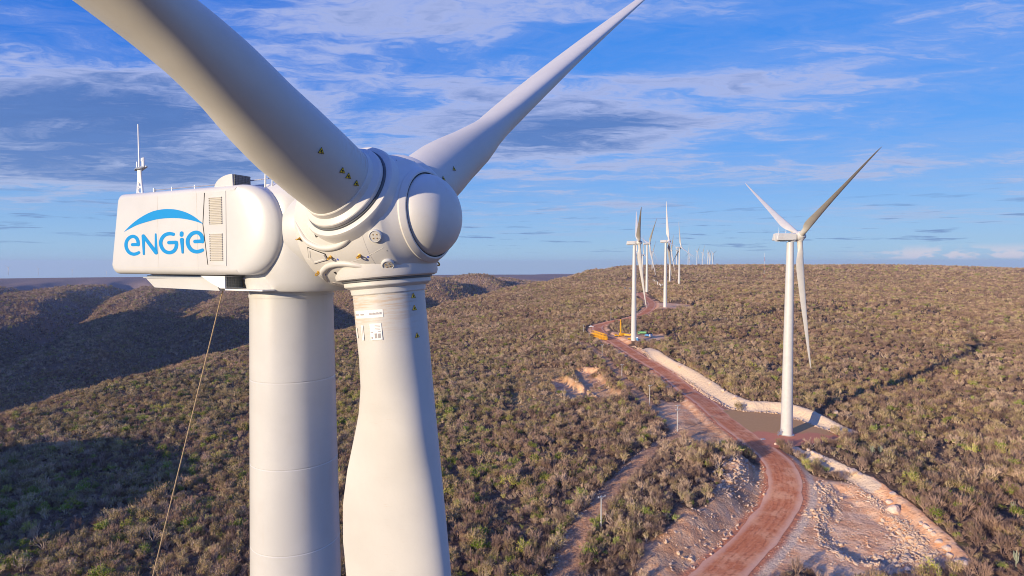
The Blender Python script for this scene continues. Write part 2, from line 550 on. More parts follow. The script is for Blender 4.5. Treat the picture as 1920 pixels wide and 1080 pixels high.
def h_nat(x, y):
    """natural ground height"""
    x = np.asarray(x, float)
    y = np.asarray(y, float)
    r = np.hypot(x, y)
    ex = np.interp(y, EDGE_Y, EDGE_X) + 42 * fbm(y, x * 0.2, 260, 3, 77) + 25 * fbm(y, x * 0, 90, 2, 78)
    s = ex - x
    zr = h_rbf(np.maximum(x, ex - 25), y)
    zr = zr + 8.0 * fbm(x, y, 330, 3, 41) * sst(r, 330, 700) + 3.6 * fbm(x, y, 75, 3, 42) * sst(r, 100, 200) * (0.35 + 0.65 * sst(x, 140, 230))
    zr = zr + 10.0 * fbm(x, y, 650, 2, 44) * sst(r, 900, 1600)
    t = np.clip(s / 350.0, 0, 1)
    drop = 165 * t * t * (3 - 2 * t) + 0.02 * np.maximum(s, 0)
    gul = np.abs(fbm(y + 0.35 * x, x * 0.25, 150, 3, 55))
    drop = drop + 34 * (0.22 - np.minimum(gul, 0.22)) / 0.22 * sst(s, 10, 160) * (1 - sst(s, 420, 800))
    zl = left_hills(x, y)
    b = sst(s, 330, 900)
    z = (zr - drop) * (1 - b) + zl * b
    # beyond the crest everything falls away below the line of sight
    # unseen hills added off frame at left to cast near and valley shadows
    for cx, cy, am, sa, sb in ((-380, 98, 88, 72, 108), (-1900, 880, 300, 280, 640)):
        qa = (x - cx) * 0.785 + (y - cy) * 0.62
        qb = -(x - cx) * 0.62 + (y - cy) * 0.785
        z = z + am * np.exp(-(qa / sa) ** 2 - (qb / sb) ** 4) * (1 + 0.25 * fbm(x, y, 120, 2, 88))
    far = sst(r, 4300, 7000)
    zf = -np.maximum(130, 0.0190 * r) + 14 * fbm(x, y, 1800, 2, 61)
    side = sst(s, 0, 900)
    zf = zf * side + (1 - side) * (-70 - 0.017 * np.maximum(r - 4300, 0))
    return z * (1 - far) + zf * far


def ray_dir(px, py):
    u = (px - 960.0) / FPX
    v = (540.0 - py) / FPX
    cp, sp_ = math.cos(PITCH), math.sin(PITCH)
    return np.array([u, cp + v * sp_, -sp_ + v * cp])


def at(px, py, fn=None):
    """where the sight line through a picture point meets the ground"""
    fn = fn or h_nat
    d = ray_dir(px, py)
    s = np.geomspace(90, 9000, 2600)
    P = d[None] * s[:, None]
    g = P[:, 2] - fn(P[:, 0], P[:, 1])
    i = int(np.argmax(g < 0))
    if i == 0:
        i = len(s) - 1
    a, b = g[i - 1], g[i]
    t = a / (a - b) if a != b else 0.5
    q = d * (s[i - 1] + (s[i] - s[i - 1]) * t)
    return q


def catmull(P, step=3.0):
    P = np.asarray(P, float)
    out = []
    for i in range(len(P) - 1):
        p0, p1, p2, p3 = P[max(i - 1, 0)], P[i], P[i + 1], P[min(i + 2, len(P) - 1)]
        n = max(2, int(np.linalg.norm(p2[:2] - p1[:2]) / step))
        for j in range(n):
            t = j / n
            out.append(0.5 * ((2 * p1) + (-p0 + p2) * t + (2 * p0 - 5 * p1 + 4 * p2 - p3) * t * t + (-p0 + 3 * p1 - 3 * p2 + p3) * t ** 3))
    out.append(P[-1])
    return np.array(out)


def gpath(px, step=3.0):
    return catmull([at(*p) for p in px], step)


def near_line(x, y, L, reach):
    """distance, signed side (right of travel positive) and height at the nearest point of polyline L"""
    x = np.asarray(x, float)
    y = np.asarray(y, float)
    dist = np.full(x.shape, 1e9)
    zz = np.zeros(x.shape)
    side = np.zeros(x.shape)
    al = np.zeros(x.shape)
    lo, hi = L[:, :2].min(0) - reach, L[:, :2].max(0) + reach
    idx = np.nonzero((x > lo[0]) & (x < hi[0]) & (y > lo[1]) & (y < hi[1]))[0]
    if len(idx) == 0:
        return dist, side, zz, al
    X, Y = x[idx], y[idx]
    D, S, Z, A = dist[idx], side[idx], zz[idx], al[idx]
    acc = 0.0
    for a, b in zip(L[:-1], L[1:]):
        e = b[:2] - a[:2]
        l2 = e @ e
        if l2 < 1e-9:
            continue
        t = np.clip(((X - a[0]) * e[0] + (Y - a[1]) * e[1]) / l2, 0, 1)
        dx, dy = X - a[0] - t * e[0], Y - a[1] - t * e[1]
        d = np.hypot(dx, dy)
        m = d < D
        D = np.where(m, d, D)
        S = np.where(m, np.sign(e[1] * dx - e[0] * dy), S)
        Z = np.where(m, a[2] + t * (b[2] - a[2]), Z)
        A = np.where(m, acc + t * math.sqrt(l2), A)
        acc += math.sqrt(l2)
    dist[idx], side[idx], zz[idx], al[idx] = D, S, Z, A
    return dist, side, zz, al


def inside(x, y, poly):
    x = np.asarray(x, float)
    y = np.asarray(y, float)
    c = np.zeros(x.shape, bool)
    n = len(poly)
    for i in range(n):
        x1, y1 = poly[i][:2]
        x2, y2 = poly[(i + 1) % n][:2]
        if y1 == y2:
            continue
        k = ((y1 > y) != (y2 > y)) & (x < (x2 - x1) * (y - y1) / (y2 - y1) + x1)
        c ^= k
    return c


def poly_dist(x, y, poly, reach=60):
    """signed distance to a polygon, negative inside"""
    L = np.array([list(p[:2]) + [0.0] for p in poly] + [list(poly[0][:2]) + [0.0]])
    d, _, _, _ = near_line(x, y, L, reach)
    return np.where(inside(x, y, poly), -d, d)


# red dirt road, followed from the near bend to the far bend
ROAD_PX = [(1240, 1180), (1345, 1080), (1425, 1000), (1470, 930), (1462, 880), (1420, 838), (1352, 785), (1295, 738), (1247, 699), (1196, 668), (1157, 643),
           (1126, 624), (1122, 611), (1150, 602.5), (1180, 596.5), (1205, 588.5), (1219, 577), (1221, 567), (1208, 557), (1199, 549.5)]
ROAD = gpath(ROAD_PX, 4.0)
_k = np.ones(9) / 9.0
_zp = np.pad(ROAD[:, 2], 4, mode='edge')
ROAD[:, 2] = np.convolve(_zp, _k, 'valid')
ROAD_W = 5.8
TRACK = gpath([(1050, 1090), (1085, 1010), (1140, 935), (1195, 875), (1245, 832), (1290, 803)], 4.0)
APRON = [at(*p) for p in [(1238, 752), (1300, 758), (1345, 795), (1405, 848), (1372, 852), (1312, 832), (1262, 808), (1236, 780)]]
TRACK_B = gpath([(1085, 640), (1112, 655), (1150, 690), (1195, 738), (1232, 775), (1275, 800)], 4.0)
SIDE_TRACK = gpath([(1160, 531), (1180, 525), (1196, 523.5)], 6.0)
PAD = [at(*p) for p in [(1322, 772), (1400, 774), (1462, 777), (1530, 801), (1577, 827), (1500, 838), (1440, 842), (1385, 822), (1345, 795)]]
PAD_Z = T2[2]
_pd = poly_dist(ROAD[:, 0], ROAD[:, 1], PAD, 90)
_f = 1 - sst(_pd, 5.0, 60.0)
ROAD[:, 2] = ROAD[:, 2] * (1 - _f) + (PAD_Z + 0.03) * _f
CREW_PAD = [at(*p) for p in [(1135, 634), (1150, 622), (1186, 623), (1240, 622), (1256, 632), (1215, 642), (1170, 643)]]
T5_PAD = [at(*p) for p in [(1221, 571), (1236, 567), (1262, 567), (1302, 569), (1306, 575), (1268, 580), (1232, 583)]]
FOOT = gpath([(1188, 648), (1208, 657), (1234, 681), (1300, 719), (1352, 757), (1400, 773), (1460, 776), (1530, 800), (1612, 824), (1650, 834)], 3.0)
BERM = gpath([(1474, 838), (1505, 858), (1560, 885), (1610, 910), (1680, 962), (1740, 1020), (1775, 1060)], 3.0)
QUARRY_A = [at(*p) for p in [(1077, 690), (1118, 690), (1135, 712), (1172, 742), (1140, 748), (1100, 728), (1075, 708)]]
QUARRY_B = [at(*p) for p in [(1026, 712), (1060, 705), (1100, 726), (1135, 747), (1085, 750), (1050, 738)]]
CLEARED = [at(*p) for p in [(955, 700), (1020, 690), (1080, 688), (1180, 745), (1100, 752), (1010, 757), (972, 775), (960, 740)]]
PIT = [at(*p) for p in [(1553, 905), (1606, 912), (1668, 970), (1730, 1035), (1670, 1062), (1600, 1050), (1540, 1018), (1549, 960)]]
FILL_R = [at(*p) for p in [(1512, 888), (1556, 903), (1600, 905), (1690, 965), (1770, 1060), (1780, 1090), (1560, 1092), (1500, 1060), (1440, 1085), (1480, 1010), (1515, 940)]]
FILL_L = [at(*p) for p in [(1385, 870), (1440, 880), (1440, 930), (1360, 1030), (1290, 1090), (1180, 1090), (1240, 1030), (1330, 960), (1372, 905)]]
GULLIES = [gpath(p, 12.0) for p in ([(1545, 585), (1600, 577), (1665, 577), (1720, 560)], [(955, 690), (962, 730), (955, 780)])]
GULLY_SIZE = [(12, 4.0), (5, 2.0)]


def ground(x, y, masks=False):
    """finished ground height (natural ground, road bed, pads, cuts and pits) and the bare earth masks"""
    x = np.asarray(x, float)
    y = np.asarray(y, float)
    z = h_nat(x, y)
    jit = 2.2 * fbm(x, y, 9, 3, 91)
    for L, (w, dp) in zip(GULLIES, GULLY_SIZE):
        d, _, _, _ = near_line(x, y, L, 60)
        z = z - dp * np.exp(-(d / w) ** 2)
    # ground right of the road stands higher, with a cut face along it
    d, s, _, al = near_line(x, y, FOOT, 130)
    sd = -d * s
    ends = sst(al, 5, 60) * (1 - sst(al, al.max() - 45, al.max() - 2)) if np.any(al > 0) else 0
    z = z + 4.6 * sst(sd, 0.5, 7.0) * (1 - sst(sd, 25, 125)) * ends
    cut = ((sd > -0.5) & (sd < 7.6 + jit * 0.35)) * (ends > 0.12)
    d, s, _, al = near_line(x, y, BERM, 60)
    sd = -d * s
    be = sst(al, 3, 15)
    z = z + 2.6 * sst(sd, 0.0, 5.0) * (1 - sst(sd, 8, 50)) * be
    cut2 = (sd > -0.8) & (sd < 4.6 + jit * 0.5) & (al > 1.0) & (al < 46 + jit * 2)
    bank = (sd > -2.5) & (sd < 5.5 + jit * 0.6) & (al > 40)
    for poly, dep, wl in ((QUARRY_A, 3.6, 3.0), (QUARRY_B, 4.4, 3.0), (PIT, 1.6, 4.0)):
        pd = poly_dist(x, y, poly) + jit * 1.3 + 3.5 * fbm(x, y, 22, 2, 19)
        z = z - dep * (1 - sst(pd, -wl, wl * 0.4))
    pdp = poly_dist(x, y, PAD, 40)
    z = PAD_Z - 0.15 + (z - PAD_Z + 0.15) * sst(pdp, 0.4, 7.0)
    for P_ in (CREW_PAD, T5_PAD):
        pdc = poly_dist(x, y, P_, 40)
        zc = np.mean([p[2] for p in P_])
        z = zc + (z - zc) * sst(pdc, 0.0, 9.0)
    d, s, zr, al = near_line(x, y, ROAD, 40)
    lf = (s < 0) * sst(al, 5, 40) * (1 - sst(al, 118, 150))
    z = z + 5.0 * lf * sst(d, ROAD_W + 1.0, ROAD_W + 11.0) * (1 - sst(d, 26, 75)) * (1 + 0.5 * fbm(x, y, 16, 3, 62))
    z = (zr - 0.16) + (z - zr + 0.16) * sst(d, ROAD_W + 0.8, ROAD_W + 6.0)
    if not masks:
        return z
    rd = d
    verge = (s > 0) * (1 - sst(np.abs(d - ROAD_W - 2.6) + jit * 0.4, 1.2, 2.0)) * sst(al, 10, 30) * (1 - sst(al, 120, 140))
    red = 1 - sst(rd + jit * 0.5, ROAD_W + 0.5, ROAD_W + 2.6)
    pink = bank * 1.0
    for P_ in (FILL_R, PIT):
        pink = np.maximum(pink, 1 - sst(poly_dist(x, y, P_) + jit, -1.0, 1.2))
    pink = np.maximum(pink, (0.62 + 0.5 * fbm(x, y, 14, 2, 6)) * (1 - sst(poly_dist(x, y, FILL_L) + 1.5 * jit, -1.5, 1.5)))
    for P_ in (QUARRY_A, QUARRY_B):
        pink = np.maximum(pink, (0.62 + 0.7 * fbm(x, y, 12, 3, 16)) * (1 - sst(poly_dist(x, y, P_) + 2.2 * jit, -1.0, 2.5)))
    pink = np.maximum(pink, 0.9 * (1 - sst(np.abs(rd - ROAD_W - 3.5) + jit, 1.5, 3.2)) * (fbm(x, y, 25, 2, 13) > -0.1))
    pink = np.maximum(pink, (1 - sst(poly_dist(x, y, CREW_PAD) + jit, -0.5, 2.0)))
    pink = np.maximum(pink, (1 - sst(poly_dist(x, y, T5_PAD) + jit, -0.5, 2.0)))
    d3, _, _, _ = near_line(x, y, SIDE_TRACK, 30)
    pink = np.maximum(pink, 1 - sst(d3, 5, 9))
    beige = np.maximum(np.maximum(cut * 1.0, cut2 * 1.0), 0.75 * verge)
    brown = np.zeros(x.shape)
    for L, w in ((TRACK, 3.6), (TRACK_B, 3.0)):
        d, _, _, _ = near_line(x, y, L, 30)
        brown = np.maximum(brown, 1 - sst(d + jit, w - 0.8, w + 1.2))
    pink = np.maximum(pink, (0.75 + 0.5 * fbm(x, y, 18, 3, 26)) * (1 - sst(poly_dist(x, y, APRON) + jit, -1.0, 1.5)))
    grass = 1 - sst(poly_dist(x, y, CLEARED) + jit, -2.0, 2.5)
    pad = 1 - sst(pdp, 0.0, 2.0)
    return z, red, pink, beige, brown, grass, pad


def gz(x, y):
    return float(ground(np.array([x]), np.array([y]))[0])


def atg(px, py):
    return at(px, py, ground)


def build_terrain():
    # rings round the viewpoint, finest where the ground is seen close
    rr = np.concatenate([np.geomspace(4, 120, 40, endpoint=False), np.geomspace(120, 800, 470, endpoint=False),
                         np.geomspace(800, 4500, 330, endpoint=False), np.geomspace(4500, 26000, 70)])
    aa = np.concatenate([np.linspace(-180, -52, 100, endpoint=False), np.linspace(-52, 50, 800, endpoint=False), np.linspace(50, 180, 100, endpoint=False)])
    aa = np.radians(aa)
    na, nr = len(aa), len(rr)
    Rg, Ag = np.meshgrid(rr, aa, indexing='ij')
    X = (Rg * np.sin(Ag)).ravel()
    Y = (Rg * np.cos(Ag)).ravel()
    out = ground(X, Y, True)
    Z = out[0] + 0.35 * fbm(X, Y, 6.0, 3, 71) * (1 - np.maximum(np.maximum(out[1], out[6]), 0.6 * out[3])) * sst(np.hypot(X, Y), 60, 140)
    co = np.stack([X, Y, Z], 1)
    co = np.concatenate([co, [[0, 0, float(ground(np.array([0.0]), np.array([0.0]))[0])]]])
    i = np.arange(nr - 1)[:, None]
    j = np.arange(na)[None, :]
    j2 = (j + 1) % na
    q = np.stack([i * na + j, i * na + j2, (i + 1) * na + j2, (i + 1) * na + j], -1).reshape(-1, 4)
    q = q[:, ::-1]
    tri = np.stack([np.full(na, nr * na), (np.arange(na) + 1) % na, np.arange(na)], 1)
    me = bpy.data.meshes.new("ground")
    nv, nq, nt_ = len(co), len(q), len(tri)
    me.vertices.add(nv)
    me.vertices.foreach_set('co', co.ravel())
    me.loops.add(nq * 4 + nt_ * 3)
    me.loops.foreach_set('vertex_index', np.concatenate([q.ravel(), tri.ravel()]).astype(np.int32))
    me.polygons.add(nq + nt_)
    me.polygons.foreach_set('loop_start', np.concatenate([np.arange(nq) * 4, nq * 4 + np.arange(nt_) * 3]).astype(np.int32))
    me.polygons.foreach_set('use_smooth', np.ones(nq + nt_, bool))
    me.update(calc_edges=True)
    red, pink, beige, brown, grass, pad = [np.concatenate([np.asarray(a, float), [0.0]]) for a in out[1:]]
    for nm, ch in (("earth", (red, pink, beige)), ("cover", (brown, grass, pad))):
        at_ = me.attributes.new(nm, 'FLOAT_VECTOR', 'POINT')
        at_.data.foreach_set('vector', np.stack(ch, 1).ravel())
    me.materials.append(ground_material())
    o = link("ground", me)
    o['kind'] = 'structure'
    return o


def ground_material():
    m = bpy.data.materials.new("ground")
    m.use_nodes = True
    k = NT(m.node_tree)
    b = k.n['Principled BSDF']
    b.inputs['Roughness'].default_value = 0.95
    b.inputs['Specular IOR Level'].default_value = 0.1
    geo = k.node('ShaderNodeNewGeometry')
    P = geo.outputs['Position']
    e = k.node('ShaderNodeSeparateXYZ', {0: k.node('ShaderNodeAttribute', attribute_name='earth').outputs['Vector']})
    c = k.node('ShaderNodeSeparateXYZ', {0: k.node('ShaderNodeAttribute', attribute_name='cover').outputs['Vector']})
    nA = k.noise(P, 0.16, 6.0, 0.62)
    nB = k.noise(P, 0.9, 5.0, 0.6)
    nC = k.noise(P, 0.02, 4.0, 0.55)
    # leaf litter, dry twigs and low scrub
    litter = k.mix(k.step(nB, 0.35, 0.65), SOIL[0], SOIL[1])
    litter = k.mix(k.step(nA, 0.40, 0.66), litter, SOIL[2])
    litter = k.mix(k.math('MULTIPLY', k.step(nC, 0.50, 0.70), k.step(nA, 0.52, 0.64)), litter, SOIL[3])
    far = k.node('ShaderNodeVectorMath', operation='LENGTH')
    k.put(far.inputs[0], P)
    litter = k.mix(k.step(far.outputs['Value'], 2200.0, 4600.0), litter, k.mix(k.step(nA, 0.35, 0.65), (0.16, 0.115, 0.10), (0.36, 0.265, 0.22)))  # far ground lightened to stand in for sunlit scrub
    redc = k.mix(nB, (0.54, 0.18, 0.08), (0.68, 0.28, 0.145))
    pinkc = k.mix(k.step(nA, 0.36, 0.64), (0.74, 0.37, 0.18), (0.90, 0.57, 0.325))
    pinkc = k.mix(k.step(nB, 0.54, 0.72), pinkc, (0.50, 0.24, 0.11))
    beigec = k.mix(nB, (0.66, 0.48, 0.30), (0.80, 0.63, 0.44))
    brownc = k.mix(k.step(nB, 0.35, 0.65), (0.40, 0.21, 0.11), (0.58, 0.34, 0.19))
    grassc = k.mix(k.step(nB, 0.35, 0.65), (0.27, 0.165, 0.07), (0.46, 0.30, 0.135))
    col = k.mix(c.outputs[1], litter, grassc)
    col = k.mix(c.outputs[0], col, brownc)
    col = k.mix(e.outputs[1], col, pinkc)
    col = k.mix(e.outputs[2], col, beigec)
    col = k.mix(e.outputs[0], col, redc)
    k.put(b.inputs['Base Color'], col)
    ch = k.noise(P, 0.33, 5.0, 0.65)
    bare = k.math('MAXIMUM', k.math('MAXIMUM', e.outputs[0], e.outputs[1]), e.outputs[2], clamp=True)
    hgt = k.math('ADD', k.math('MULTIPLY', ch, k.math('SUBTRACT', 1.6, k.math('MULTIPLY', bare, 0.6))), k.math('MULTIPLY', nB, 0.35))
    bp = k.node('ShaderNodeBump', {'Strength': 0.9, 'Distance': 1.0, 'Height': hgt})
    k.l.new(bp.outputs[0], b.inputs['Normal'])
    return m


SOIL = [(0.11, 0.068, 0.042), (0.20, 0.130, 0.080), (0.17, 0.108, 0.075), (0.12, 0.11, 0.035)]


def strip(name, L, half, lift, m, ujit=1.3):
    """a road sheet laid along polyline L with a slightly ragged edge"""
    n = len(L)
    t = np.gradient(L[:, :2], axis=0)
    t /= np.linalg.norm(t, axis=1)[:, None] + 1e-9
    nr = np.stack([t[:, 1], -t[:, 0]], 1)
    al = np.concatenate([[0], np.cumsum(np.linalg.norm(np.diff(L[:, :2], axis=0), axis=1))])
    K = 9
    vs, uv = [], []
    for i in range(n):
        for j in range(K):
            s = (j / (K - 1) * 2 - 1)
            w = half + ujit * float(fbm(np.array([al[i]]), np.array([float(np.sign(s)) * 50]), 6, 3, 5)[0])
            p = L[i, :2] + nr[i] * s * w
            vs.append((p[0], p[1], L[i, 2] + lift - 0.05 * s * s))
            uv.append((s * w, al[i]))
    fs = [(i * K + j, i * K + j + 1, (i + 1) * K + j + 1, (i + 1) * K + j) for i in range(n - 1) for j in range(K - 1)]
    me = bpy.data.meshes.new(name)
    me.from_pydata(vs, [], fs)
    at_ = me.attributes.new('lane', 'FLOAT_VECTOR', 'POINT')
    at_.data.foreach_set('vector', np.array([(a, b_, 0) for a, b_ in uv], float).ravel())
    me.materials.append(m)
    bm = bmesh.new()
    bm.from_mesh(me)
    bmesh.ops.recalc_face_normals(bm, faces=bm.faces)
    if sum(f.normal.z for f in bm.faces) < 0:
        bmesh.ops.reverse_faces(bm, faces=bm.faces)
    bm.to_mesh(me)
    bm.free()
    o = link(name, me)
    o['kind'] = 'structure'
    return o


def road_material():
    m = bpy.data.materials.new("red_dirt")
    m.use_nodes = True
    k = NT(m.node_tree)
    b = k.n['Principled BSDF']
    b.inputs['Roughness'].default_value = 0.92
    b.inputs['Specular IOR Level'].default_value = 0.15
    ln = k.node('ShaderNodeAttribute', attribute_name='lane').outputs['Vector']
    geo = k.node('ShaderNodeNewGeometry')
    n1 = k.noise(k.vmath('MULTIPLY', ln, (1.1, 0.09, 1.0)), 1.0, 7.0, 0.68, 0.6)
    n2 = k.noise(geo.outputs['Position'], 0.12, 5.0, 0.6)
    n3 = k.noise(geo.outputs['Position'], 1.4, 4.0, 0.6)
    n4 = k.noise(geo.outputs['Position'], 0.45, 6.0, 0.7, 0.8)
    c = k.mix(k.step(n1, 0.25, 0.75), (0.56, 0.165, 0.060), (0.74, 0.285, 0.125))
    c = k.mix(k.math('MULTIPLY', k.step(n2, 0.42, 0.66), 0.75), c, (0.84, 0.43, 0.215))
    c = k.mix(k.math('MULTIPLY', k.step(n4, 0.50, 0.66), 0.60), c, (0.47, 0.13, 0.048))
    c = k.mix(k.math('MULTIPLY', k.step(n3, 0.55, 0.75), 0.5), c, (0.78, 0.44, 0.28))
    lx = k.node('ShaderNodeSeparateXYZ', {0: k.vmath('ADD', ln, k.vmath('SCALE', k.node('ShaderNodeCombineXYZ', {0: k.math('SUBTRACT', n2, 0.5), 1: 0.0, 2: 0.0}).outputs[0], s=5.0))}).outputs[0]
    for w0 in (-2.6, -0.9, 1.1, 2.8):                # wheel ruts that wander and break up
        rut = k.math('MULTIPLY', k.step(k.math('ABSOLUTE', k.math('SUBTRACT', lx, w0)), 0.45, 0.05), k.step(n4, 0.38, 0.60))
        c = k.mix(k.math('MULTIPLY', rut, 0.55), c, (0.38, 0.11, 0.055))
    sx = k.math('ABSOLUTE', k.node('ShaderNodeSeparateXYZ', {0: ln}).outputs[0])
    c = k.mix(k.math('MULTIPLY', k.step(k.math('ADD', sx, k.math('MULTIPLY', n4, 2.4)), 4.6, 6.6), 0.7), c, (0.82, 0.48, 0.30))
    k.put(b.inputs['Base Color'], c)
    bp = k.node('ShaderNodeBump', {'Strength': 0.5, 'Distance': 0.15, 'Height': k.math('ADD', n1, n3)})
    k.l.new(bp.outputs[0], b.inputs['Normal'])
    return m


def build_pad():
    m = bpy.data.materials.new("gravel_pad")
    m.use_nodes = True
    k = NT(m.node_tree)
    b = k.n['Principled BSDF']
    b.inputs['Roughness'].default_value = 0.95
    geo = k.node('ShaderNodeNewGeometry')
    P = geo.outputs['Position']
    n1, n2 = k.noise(P, 0.12, 5.0, 0.6), k.noise(P, 1.2, 4.0, 0.6)
    g = k.mix(n2, (0.47, 0.235, 0.08), (0.62, 0.345, 0.135))
    r = k.mix(n2, (0.56, 0.17, 0.08), (0.70, 0.27, 0.14))
    sy = k.node('ShaderNodeSeparateXYZ', {0: P}).outputs
    f = k.math('ADD', k.math('SUBTRACT', sy[1], PAD_SPLIT), k.math('MULTIPLY', k.math('SUBTRACT', n1, 0.5), 22.0))
    f = k.math('ADD', f, k.math('MULTIPLY', k.math('SUBTRACT', sy[0], T2[0]), 0.12))
    c = k.mix(k.step(f, -3.0, 3.0), r, g)
    k.put(b.inputs['Base Color'], c)
    bp = k.node('ShaderNodeBump', {'Strength': 0.4, 'Distance': 0.15, 'Height': n2})
    k.l.new(bp.outputs[0], b.inputs['Normal'])
    L = catmull([list(p[:2]) + [0] for p in PAD] + [list(PAD[0][:2]) + [0]], 3.0)[:-1]
    cx, cy = L[:, 0].mean(), L[:, 1].mean()
    vs = [(cx, cy, PAD_Z)] + [(p[0] + 0.6 * float(fbm(np.array([p[0]]), np.array([p[1]]), 5, 2, 3)[0]), p[1], PAD_Z) for p in L]
    n = len(L)
    fs = [(0, 1 + i, 1 + (i + 1) % n) for i in range(n)]
    me = bpy.data.meshes.new("gravel_pad")
    me.from_pydata(vs, [], fs)
    me.materials.append(m)
    bm = bmesh.new()
    bm.from_mesh(me)
    if sum(f_.normal.z for f_ in bm.faces) < 0:
        bmesh.ops.reverse_faces(bm, faces=bm.faces)
    bm.to_mesh(me)
    bm.free()
    o = link("pavement", me)
    o['kind'] = 'structure'


PAD_SPLIT = 268.0
build_terrain()
strip("dirt_road", ROAD, ROAD_W, 0.004, road_material())
build_pad()

# ------------------------------------------------------------------ wind turbines
TILT = R(5.0)
HUBH = 90.0
BL_S = [2.06, 2.42, 2.44, 3.4, 4.6, 5.6, 6.6, 7.6, 8.6, 9.8, 11.2, 13, 15, 18, 22, 27, 33, 40, 47, 53, 57, 59.3, 60.5, 61.0]
BL_C = [2.44, 2.44, 2.44, 2.44, 2.44, 2.52, 2.75, 3.08, 3.42, 3.74, 3.95, 4.02, 3.92, 3.66, 3.30, 2.88, 2.44, 1.92, 1.44, 1.04, 0.79, 0.52, 0.30, 0.05]
BL_T = [1, 1, 1, 1, 0.97, 0.87, 0.71, 0.56, 0.44, 0.365, 0.325, 0.30, 0.29, 0.275, 0.26, 0.245, 0.225, 0.205, 0.19, 0.18, 0.175, 0.17, 0.17, 0.2]
BL_W = [17, 17, 17, 17, 17, 17, 17, 17, 16.5, 15.5, 13.5, 11.5, 9.8, 7.6, 5.8, 4.2, 2.8, 1.6, 0.8, 0.3, 0, 0, 0, 0]


def smooth2(P, n=5):
    P = np.array(P, float)
    out = []
    for i in range(len(P) - 1):
        p0, p1, p2, p3 = P[max(i - 1, 0)], P[i], P[i + 1], P[min(i + 2, len(P) - 1)]
        for q in range(n):
            t = q / n
            out.append(0.5 * ((2 * p1) + (-p0 + p2) * t + (2 * p0 - 5 * p1 + 4 * p2 - p3) * t * t + (-p0 + 3 * p1 - 3 * p2 + p3) * t ** 3))
    out.append(P[-1])
    return np.array(out)


def blade_section(s, N=40):
    c = np.interp(s, BL_S, BL_C)
    t = np.interp(s, BL_S, BL_T)
    tw = R(-float(np.interp(s, BL_S, BL_W)))
    f = float(sst((1.0 - t) / 0.5, 0.0, 1.0))            # 0 circle .. 1 aerofoil
    le = float(np.interp(s, [2, 6, 12, 22, 40, 61], [1.22, 1.22, 1.26, 1.0, 0.62, 0.02]))
    pts = []
    for j in range(N):
        a = 2 * math.pi * j / N
        xc = 0.5 * (1 - math.cos(a))                     # 0 at the leading edge
        sg = 1.0 if a < math.pi else -1.0
        circ = 0.5 * abs(math.sin(a))
        x_ = min(max(xc, 0.0), 1.0)
        foil = 5 * (0.2969 * math.sqrt(x_) - 0.1260 * x_ - 0.3516 * x_ ** 2 + 0.2843 * x_ ** 3 - 0.1036 * x_ ** 4)
        foil = foil * (1.12 if sg > 0 else 0.88) + 0.004
        y = sg * c * (t * (circ * (1 - f) + foil * f) if f > 0 else 0.5 * abs(math.sin(a)))
        if f <= 0:
            y = sg * c * circ
        x = le - c * xc
        X = x * math.cos(tw) - y * math.sin(tw)
        Y = x * math.sin(tw) + y * math.cos(tw)
        pts.append(Vector((X + 2.1 * (s / 61.0) ** 2, Y, s)))
    return pts


def make_blade_mesh(N=40, sub=3):
    b = MB()
    S = []
    for i in range(1, len(BL_S) - 1):
        n = sub if BL_S[i] > 3 else 1
        for q in range(n):
            S.append(BL_S[i] + (BL_S[i + 1] - BL_S[i]) * q / n)
    S.append(BL_S[-1])
    vs, fs = [], []
    for s in S:
        vs += blade_section(s, N)
    for i in range(len(S) - 1):
        for j in range(N):
            k = (j + 1) % N
            fs.append((i * N + j, i * N + k, (i + 1) * N + k, (i + 1) * N + j))
    fs.append(tuple(range(N)))
    fs.append(tuple((len(S) - 1) * N + j for j in range(N)))
    b.add(vs, fs)
    return b.mesh('blade', M_BLADE, True, 50)


LIP_X = [0.86, 0.75, 0.5, 0.05, -0.45, -0.92, -1.25, -1.52, -1.75, -1.92]
LIP_T = [27, 33, 43, 50, 52.5, 51.5, 48, 43, 33, 25]
SP_X = [-2.02, -2.0, -1.92, -1.4, -0.7, 0.0, 0.5, 0.9, 1.2, 1.36, 1.40, 1.44, 1.62, 1.80, 1.86, 1.98, 2.03, 2.03, 1.99, 1.99]
SP_R = [1.60, 2.04, 2.09, 2.19, 2.25, 2.265, 2.22, 2.12, 1.995, 1.915, 1.875, 1.82, 1.68, 1.545, 1.555, 1.49, 1.45, 1.40, 1.385, 0.9]


def sp_r(x):
    return float(np.interp(x, SP_X[:17], SP_R[:17]))


def rotor_frame(az=0.0):
    """root frame -> rotor frame (x along the shaft, z towards the blade at angle az)"""
    a = Vector((math.cos(TILT), 0, math.sin(TILT)))
    h = Vector((0, 1, 0))
    v = a.cross(h)
    M = Matrix.Identity(4)
    z = v * math.cos(az) + h * math.sin(az)
    y = z.cross(a)
    for i, e in enumerate((a, y, z)):
        for r_ in range(3):
            M[r_][i] = e[r_]
    H = Vector((0, 0, HUBH)) + a * 4.3
    for r_ in range(3):
        M[r_][3] = H[r_]
    return M


def boss_point(rho, beta, lift):
    """a point on the spinner skin at distance rho from the blade axis (blade frame, z along the blade)"""
    x = rho * math.cos(beta)
    y = rho * math.sin(beta)
    r = sp_r(x)
    return Vector((x, y, math.sqrt(max(r * r - y * y, 0.02)) + lift))


